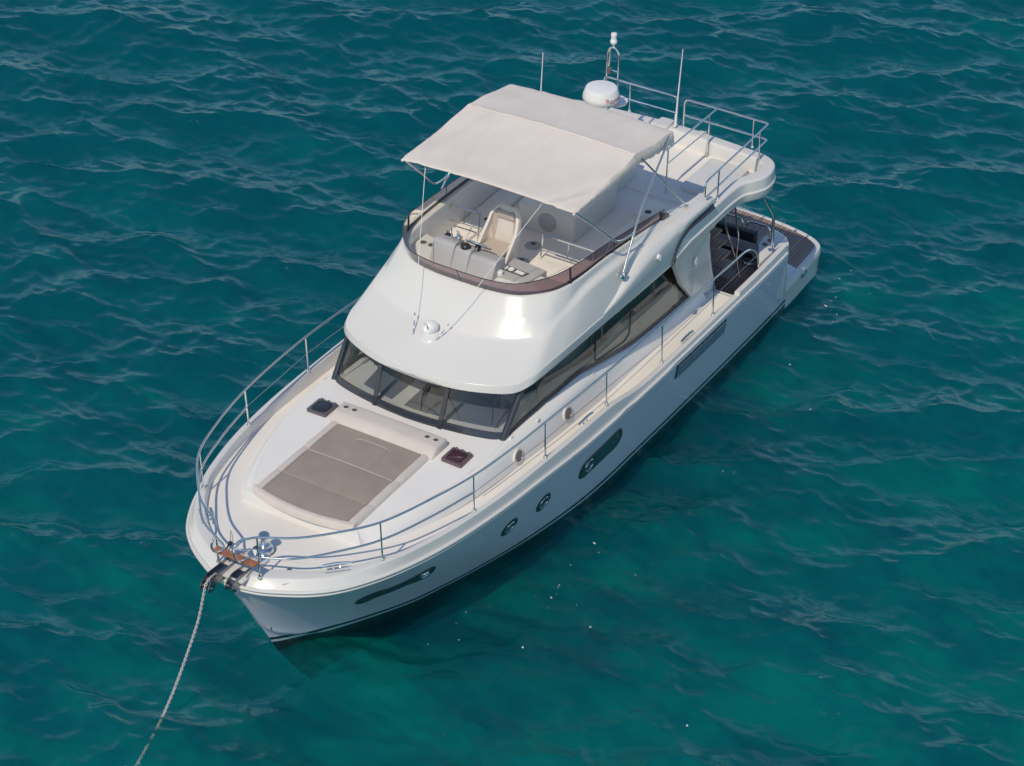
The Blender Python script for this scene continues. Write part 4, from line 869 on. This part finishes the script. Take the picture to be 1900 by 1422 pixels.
# ---------------------------------------------------------------- cockpit and stern
obj("cockpit_floor", MB().prism([(-3.7, -1.93), (-3.7, 1.93), (-6.2, 1.90), (-6.2, -1.90)], .90, .955), M['teak'], yacht)
obj("aft_bulkhead", MB().box(-3.80, -3.75, -1.55, 1.55, .95, 2.80), M['brown'], yacht)
obj("saloon_door", MB().box(-3.84, -3.80, -1.0, .9, 1.0, 2.5), M['hull_glass'], yacht)
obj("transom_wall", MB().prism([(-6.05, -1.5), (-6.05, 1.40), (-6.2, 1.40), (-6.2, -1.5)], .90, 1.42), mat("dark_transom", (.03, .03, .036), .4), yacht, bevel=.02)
for s in (1, -1):
    qb_ = MB().prism([(-5.22, s * 1.90), (-5.50, s * 1.90), (-6.05, s * 1.93), (-6.28, s * 1.84), (-6.36, s * 1.62), (-6.02, s * 1.58), (-5.80, s * 1.60)], .95, 1.44)
    quarter = obj("quarter_locker", qb_, M['gel'], yacht, bevel=.03)
    for x, y in ((-5.83, 1.70), (-5.98, 1.72)):
        obj("cup_holder", MB().lathe([(.045, 0), (.045, .008), (.036, .009), (.0005, .003)], (x, s * y, 1.441), 18), M['greyd'], quarter)
    obj("stern_quarter", MB().prism([(-5.95, s * 2.04), (-6.12, s * 2.0), (-6.32, s * 1.86), (-6.40, s * 1.60), (-6.1, s * 1.55), (-5.95, s * 1.7)], .42, lambda x, y: 1.425 - .10 * max(0, -5.98 - x)), M['gel'], yacht, bevel=.035)
    P = fil([(-5.74, s * 1.87, 1.44), (-5.70, s * 1.87, 2.10), (-5.15, s * 1.80, 2.86)], .08, 5)
    pl_ = obj("support_pole", MB().tube(P, .024, 12), M['steel'], yacht); obj("pole_flange", MB().lathe([(.065, 0), (.06, .012), (.03, .022)], (-5.74, s * 1.87, 1.442), 18), M['steel'], pl_)
for y0, y1 in ((.60, 1.17), (1.25, 1.66)):
    g = MB().tube(fil([(-6.08, y0, .97), (-6.08, y0, 1.62), (-6.08, y1, 1.62), (-6.08, y1, .97)], .10, 6), .016, 10)
    obj("stern_gate", g, M['steel'], yacht)
obj("boarding_ladder_grip", MB().tube(fil([(-6.0, 1.28, .96), (-5.9, 1.30, .99), (-5.8, 1.42, .99), (-5.9, 1.55, .99)], .06, 5), .016, 8), M['steel'], yacht)
stp = MB()
stair = None
for k, (x, z) in enumerate(((-5.12, 1.17), (-4.93, 1.46), (-4.74, 1.75), (-4.55, 2.04), (-4.36, 2.33))):
    o_ = obj("stair_tread", MB().prism([(x - .14, .98), (x - .14, 1.56), (x + .16, 1.56), (x + .16, .98)], z - .035, z), M['wood'] if 0 else M['teak'], yacht, bevel=.008)
obj("stair_handrail", MB().tube(fil([(-4.85, 1.58, 2.6), (-5.12, 1.55, 1.90), (-5.14, 1.53, 1.5), (-5.25, 1.56, 1.05), (-5.33, 1.58, .96)], .06, 4), .015, 8).tube(fil([(-4.45, 1.58, 2.6), (-4.62, 1.56, 2.3), (-5.06, 1.54, 1.55)], .05, 4), .015, 8), M['steel'], yacht)
# swim platform
PO = [(-6.22, 1.95), (-6.6, 1.945), (-7.2, 1.92), (-7.76, 1.87), (-7.92, 1.72), (-8.03, 1.50), (-8.13, 1.1), (-8.20, .6), (-8.23, .2), (-8.24, 0)]
po = [(p[0], p[1]) for p in cr_line(PO, 4)]; pf = po + [(x, -y) for x, y in po[::-1][1:]]
def shrink(P, d):
    out = []
    for i, p in enumerate(P):
        a, b = np.array(P[max(i - 1, 0)]), np.array(P[min(i + 1, len(P) - 1)]); t = (b - a) / max(np.linalg.norm(b - a), 1e-6); nn = np.array([t[1], -t[0]])
        if nn @ (np.array([-6.9, 0]) - np.array(p)) < 0: nn = -nn
        out.append(tuple(np.array(p) + nn * d))
    return out
lay = [(.03, .02), (.02, .30), (0, .36), (0, .44), (.02, .49), (.05, .505), (.10, .505), (.115, .49)]
pfm = MB().grid([[(x, y, z) for x, y in shrink(pf, d)] for d, z in lay])
pfm.add([(x, y, .02) for x, y in shrink(pf, .03)], [tuple(range(len(pf)))])
plat = obj("swim_platform", pfm, M['gel'], yacht, ang=40)
obj("platform_planking", MB().prism([(min(x, -6.30), y) for x, y in shrink(pf, .112)], .44, .496), M['teak'], plat)
obj("platform_step", MB().prism([(-6.22, 1.94), (-6.85, 1.90), (-6.95, 1.64), (-6.22, 1.60)], .40, .500), mat("pale_blue_step", (.66, .71, .76), .3), plat, bevel=.01)
obj("platform_hatch", MB().prism(rrect(-7.62, -7.30, .42, .62, .04), .497, .515), M['gel'], plat, bevel=.006)
rv = MB()
for k in range(7): rv.box(-6.75 - k * .0 - .02 - k * .16, -6.75 - k * .16 + .02, .62, .645, .497, .503)
obj("drain_slots", rv, M['black'], plat)
for y in (1.0, -.2, -1.3): obj("rim_joint", MB().tube([(-8.25 + .10 * abs(y) ** 2 * .9, y, .508), (-8.08 + .10 * abs(y) ** 2 * .9, y, .508)], .006, 6), M['grey'], plat)
obj("platform_bracket", MB().box(-6.95, -6.85, 1.94, 1.965, .36, .44).box(-7.05, -6.98, 1.935, 1.96, .38, .45), M['steel'], plat, bevel=.006)

# ---------------------------------------------------------------- anchor chain
A = [(6.25, -.185, 1.915), (6.40, -.185, 1.915), (6.475, -.187, 1.86), (6.51, -.195, 1.74)]
pth = cr_line(A + [(6.60, -.232, 1.38), (6.80, -.305, .88), (7.02, -.375, .42), (7.25, -.45, .02), (7.42, -.52, -.25), (7.62, -.58, -.5), (7.95, -.66, -.85)], 24)
pth = np.array(pth); seg = np.linalg.norm(np.diff(pth, axis=0), axis=1); cum = np.concatenate([[0], np.cumsum(seg)])
ch = MB(); L = .050; nL = int(cum[-1] / (L * .70)); prev = np.array([0, 1., 0])
for k in range(nL):
    s_ = (k + .5) * L * .70; c = np.array([np.interp(s_, cum, pth[:, j]) for j in range(3)]); c2 = np.array([np.interp(s_ + .01, cum, pth[:, j]) for j in range(3)])
    t = (c2 - c) / max(np.linalg.norm(c2 - c), 1e-9); sd_ = np.cross(t, [.5, .8, .1]); sd_ /= np.linalg.norm(sd_); n2 = np.cross(t, sd_)
    a_ = .6 + (math.pi / 2 if k % 2 else 0) + .15 * math.sin(k * 1.7); w = sd_ * math.cos(a_) + n2 * math.sin(a_)
    P = [c + t * (L * .5 - .0125) * (1 if math.cos(q) > 0 else -1) + t * .0125 * math.cos(q) + w * .0135 * math.sin(q) for q in np.linspace(.01, 2 * math.pi + .01, 12, endpoint=False)]
    ch.tube(P, .0062, 6, closed=True)
chain = obj("anchor_chain", ch, M['galv'])
tag(chain, "pale galvanised anchor chain running from the bow roller down into the water", "anchor chain")
# ================================================================ the sea
def sea_surface():
    # directional wave spectrum, wind from ahead (waves run towards -x), Gerstner-displaced grid
    nx, ny = 860, 760
    def axis(lo, hi, a, b, n, far):
        core = np.linspace(a, b, n); l = a - np.cumsum(np.geomspace(core[1] - core[0], (a - lo) * .25, 24)); l = l[l > lo]; h = b + np.cumsum(np.geomspace(core[1] - core[0], (hi - b) * .25, 24)); h = h[h < hi]
        return np.concatenate([[lo], l[::-1], core, h, [hi]])
    xs = axis(-90, 60, -27, 14, nx, 0); ys = axis(-80, 60, -19, 14, ny, 0)
    X, Y = np.meshgrid(xs, ys, indexing='ij'); Z = np.zeros_like(X); DX = np.zeros_like(X); DY = np.zeros_like(X)
    damp = np.clip(1.3 - np.hypot(X + 6, Y + 2) / 55, 0, 1)
    nw = 150
    for i in range(nw):
        lam = 3.6 * (0.17 / 3.6) ** ((i + rng.random()) / nw); k = 2 * math.pi / lam
        th = math.pi + .55 + rng.normal(0, .60 + .25 * (lam < 1)); ph = rng.random() * 2 * math.pi
        amp = (.0050 if lam > 1.4 else .0058) * lam ** .90 * (1.0 if lam < 3.5 else .75) * (.6 + .8 * rng.random())
        if lam < .5: amp *= .85
        a = k * (X * math.cos(th) + Y * math.sin(th)) + ph
        Z += amp * np.cos(a); q = .7 * amp * np.sin(a); DX -= q * math.cos(th); DY -= q * math.sin(th)
    Z *= damp; X2 = X + DX * damp; Y2 = Y + DY * damp
    n, m = X.shape; V = np.stack([X2, Y2, Z], -1).reshape(-1, 3)
    idx = np.arange(n * m).reshape(n, m)
    F = np.stack([idx[:-1, :-1], idx[1:, :-1], idx[1:, 1:], idx[:-1, 1:]], -1).reshape(-1, 4)
    # close the body of water below
    bot = []
    edge = np.concatenate([idx[0, :], idx[1:, -1], idx[-1, -2::-1], idx[-2:0:-1, 0]])
    nb = len(V); low = V[edge].copy(); low[:, 2] = -7.0; V = np.concatenate([V, low])
    e2 = np.roll(edge, -1); b = nb + np.arange(len(edge)); b2 = np.roll(b, -1)
    side = np.stack([edge, b, b2, e2], -1)
    me = bpy.data.meshes.new("sea_water")
    polys = np.concatenate([F, side]); nl = polys.size + len(b)
    me.vertices.add(len(V)); me.vertices.foreach_set("co", V.astype(np.float32).ravel())
    me.loops.add(nl); me.polygons.add(len(polys) + 1)
    me.loops.foreach_set("vertex_index", np.concatenate([polys.ravel(), b[::-1]]).astype(np.int32))
    me.polygons.foreach_set("loop_start", np.concatenate([np.arange(len(polys)) * 4, [polys.size]]).astype(np.int32))
    me.polygons.foreach_set("use_smooth", np.concatenate([np.ones(len(F), bool), np.zeros(len(side) + 1, bool)]))
    me.update(calc_edges=True); me.validate()
    return me

wm = bpy.data.materials.new("sea_water"); wm.use_nodes = True; nt = wm.node_tree; nt.nodes.clear()
out = nt.nodes.new("ShaderNodeOutputMaterial")
geo = nt.nodes.new("ShaderNodeNewGeometry")
def nz(scale, detail, vec=None, rough=.55):
    t = nt.nodes.new("ShaderNodeTexNoise"); t.inputs["Scale"].default_value = scale; t.inputs["Detail"].default_value = detail; t.inputs["Roughness"].default_value = rough
    nt.links.new(vec or geo.outputs["Position"], t.inputs["Vector"]); return t.outputs["Fac"]
mp = nt.nodes.new("ShaderNodeMapping"); mp.inputs["Scale"].default_value = (1.0, .42, 1); mp.inputs["Rotation"].default_value = (0, 0, R(-17)); nt.links.new(geo.outputs["Position"], mp.inputs[0])
n1, n2 = nz(2.3, 5, mp.outputs[0], .55), nz(11.0, 4, mp.outputs[0], .6)
ad = nt.nodes.new("ShaderNodeMath"); ad.operation = 'MULTIPLY_ADD'; nt.links.new(n2, ad.inputs[0]); ad.inputs[1].default_value = .20; nt.links.new(n1, ad.inputs[2])
b1 = nt.nodes.new("ShaderNodeBump"); b1.inputs["Strength"].default_value = 1.0; b1.inputs["Distance"].default_value = .048
nt.links.new(ad.outputs[0], b1.inputs["Height"])
fres = nt.nodes.new("ShaderNodeFresnel"); fres.inputs[0].default_value = 1.34; nt.links.new(b1.outputs[0], fres.inputs["Normal"])
gl = nt.nodes.new("ShaderNodeBsdfGlossy"); gl.inputs[0].default_value = (.80, .95, 1, 1); gl.inputs["Roughness"].default_value = .03; nt.links.new(b1.outputs[0], gl.inputs["Normal"])
tr = nt.nodes.new("ShaderNodeBsdfTransparent"); tr.inputs[0].default_value = (1, 1, 1, 1)
# drifting plankton and sand: patches of greener and bluer water
cr = nt.nodes.new("ShaderNodeValToRGB"); e = cr.color_ramp.elements
e[0].position = .38; e[0].color = (.0, .03, .085, 1); e[1].position = .66; e[1].color = (.0, .32, .25, 1)
x = e.new(.5); x.color = (.0, .11, .15, 1)
mp2 = nt.nodes.new("ShaderNodeMapping"); mp2.inputs["Scale"].default_value = (1.0, .55, 1); mp2.inputs["Rotation"].default_value = (0, 0, R(-17)); nt.links.new(geo.outputs["Position"], mp2.inputs[0])
sp = nt.nodes.new("ShaderNodeSeparateXYZ"); nt.links.new(geo.outputs["Position"], sp.inputs[0])
sh1 = nt.nodes.new("ShaderNodeMath"); sh1.operation = 'MULTIPLY_ADD'; nt.links.new(sp.outputs[0], sh1.inputs[0]); sh1.inputs[1].default_value = .006; nt.links.new(nz(.62, 12, mp2.outputs[0], .70), sh1.inputs[2])
sh2 = nt.nodes.new("ShaderNodeMath"); sh2.operation = 'MULTIPLY_ADD'; nt.links.new(sp.outputs[1], sh2.inputs[0]); sh2.inputs[1].default_value = .009; nt.links.new(sh1.outputs[0], sh2.inputs[2])
nt.links.new(sh2.outputs[0], cr.inputs[0])      # shallower, greener water towards the port bow
df = nt.nodes.new("ShaderNodeBsdfDiffuse"); nt.links.new(cr.outputs[0], df.inputs[0]); nt.links.new(b1.outputs[0], df.inputs["Normal"])
m0 = nt.nodes.new("ShaderNodeMixShader"); m0.inputs[0].default_value = .20; nt.links.new(tr.outputs[0], m0.inputs[1]); nt.links.new(df.outputs[0], m0.inputs[2])
m1 = nt.nodes.new("ShaderNodeMixShader"); nt.links.new(fres.outputs[0], m1.inputs[0]); nt.links.new(m0.outputs[0], m1.inputs[1]); nt.links.new(gl.outputs[0], m1.inputs[2])
nt.links.new(m1.outputs[0], out.inputs["Surface"])
vs_ = nt.nodes.new("ShaderNodeVolumeScatter"); vs_.inputs["Color"].default_value = (.0, .76, .92, 1); vs_.inputs["Density"].default_value = .20; vs_.inputs["Anisotropy"].default_value = .2
va = nt.nodes.new("ShaderNodeVolumeAbsorption"); va.inputs["Color"].default_value = (.02, .70, .74, 1); va.inputs["Density"].default_value = .25
av = nt.nodes.new("ShaderNodeAddShader"); nt.links.new(vs_.outputs[0], av.inputs[0]); nt.links.new(va.outputs[0], av.inputs[1])
nt.links.new(av.outputs[0], out.inputs["Volume"])
sea_me = sea_surface(); sea_me.materials.append(wm)
sea = bpy.data.objects.new("sea_water", sea_me); col.objects.link(sea); tag(sea, "choppy green-blue sea water around the yacht", None, 'structure')

# flecks of froth, and white scraps modelled as sun glints, lying on the surface
fk = MB()
def fleck(x, y, r):
    n = 7; a0 = rng.random() * 6.28; el = 1 + rng.random() * 1.5; th = 1.3 + rng.normal(0, .5)
    P = []
    for k in range(n):
        q = a0 + 2 * math.pi * k / n; rr_ = r * (.3 + 1.0 * rng.random()); u, v = rr_ * math.cos(q) * el, rr_ * math.sin(q)
        P.append((x + u * math.cos(th) - v * math.sin(th), y + u * math.sin(th) + v * math.cos(th)))
    z = sea_h(x, y) + .012
    fk.add([(a, b, z) for a, b in P] + [(x, y, z + r * .12)], [(k, (k + 1) % n, n) for k in range(n)])
sv = np.empty(len(sea_me.vertices) * 3, np.float32); sea_me.vertices.foreach_get("co", sv); sv = sv.reshape(-1, 3); sv = sv[(sv[:, 0] > -20) & (sv[:, 0] < 12) & (sv[:, 1] > -12) & (sv[:, 1] < 12) & (sv[:, 2] > -3)]
def sea_h(x, y):
    d = (sv[:, 0] - x) ** 2 + (sv[:, 1] - y) ** 2; return float(sv[d.argmin(), 2])
for cx_, cy_, sx, sy, n_, rm in ((2.0, 2.55, .55, .35, 38, .022), (.9, 2.7, .5, .3, 16, .016), (3.0, 1.75, .35, .12, 12, .02), (-7.0, 2.45, .5, .22, 34, .026), (-4.2, 2.9, .6, .4, 10, .02), (7.2, 2.4, .25, .4, 9, .022), (4.4, 3.1, 1.2, .9, 10, .02), (2.5, 5.5, 2.0, 2.0, 8, .018), (-1.0, 6.5, 3.0, 1.5, 8, .02), (1.0, -4.5, 2.0, 1.5, 12, .014)):
    for k in range(int(n_ * .40) + 1): fleck(cx_ + rng.normal(0, sx), cy_ + rng.normal(0, sy), rm * (.16 + rng.random() ** 3 * .75))
froth_glint = obj("froth_and_glints", fk, M['froth_glint'], normals=False); tag(froth_glint, "scattered white flecks of froth and modelled sun glints on the water near the hull", None, 'stuff')
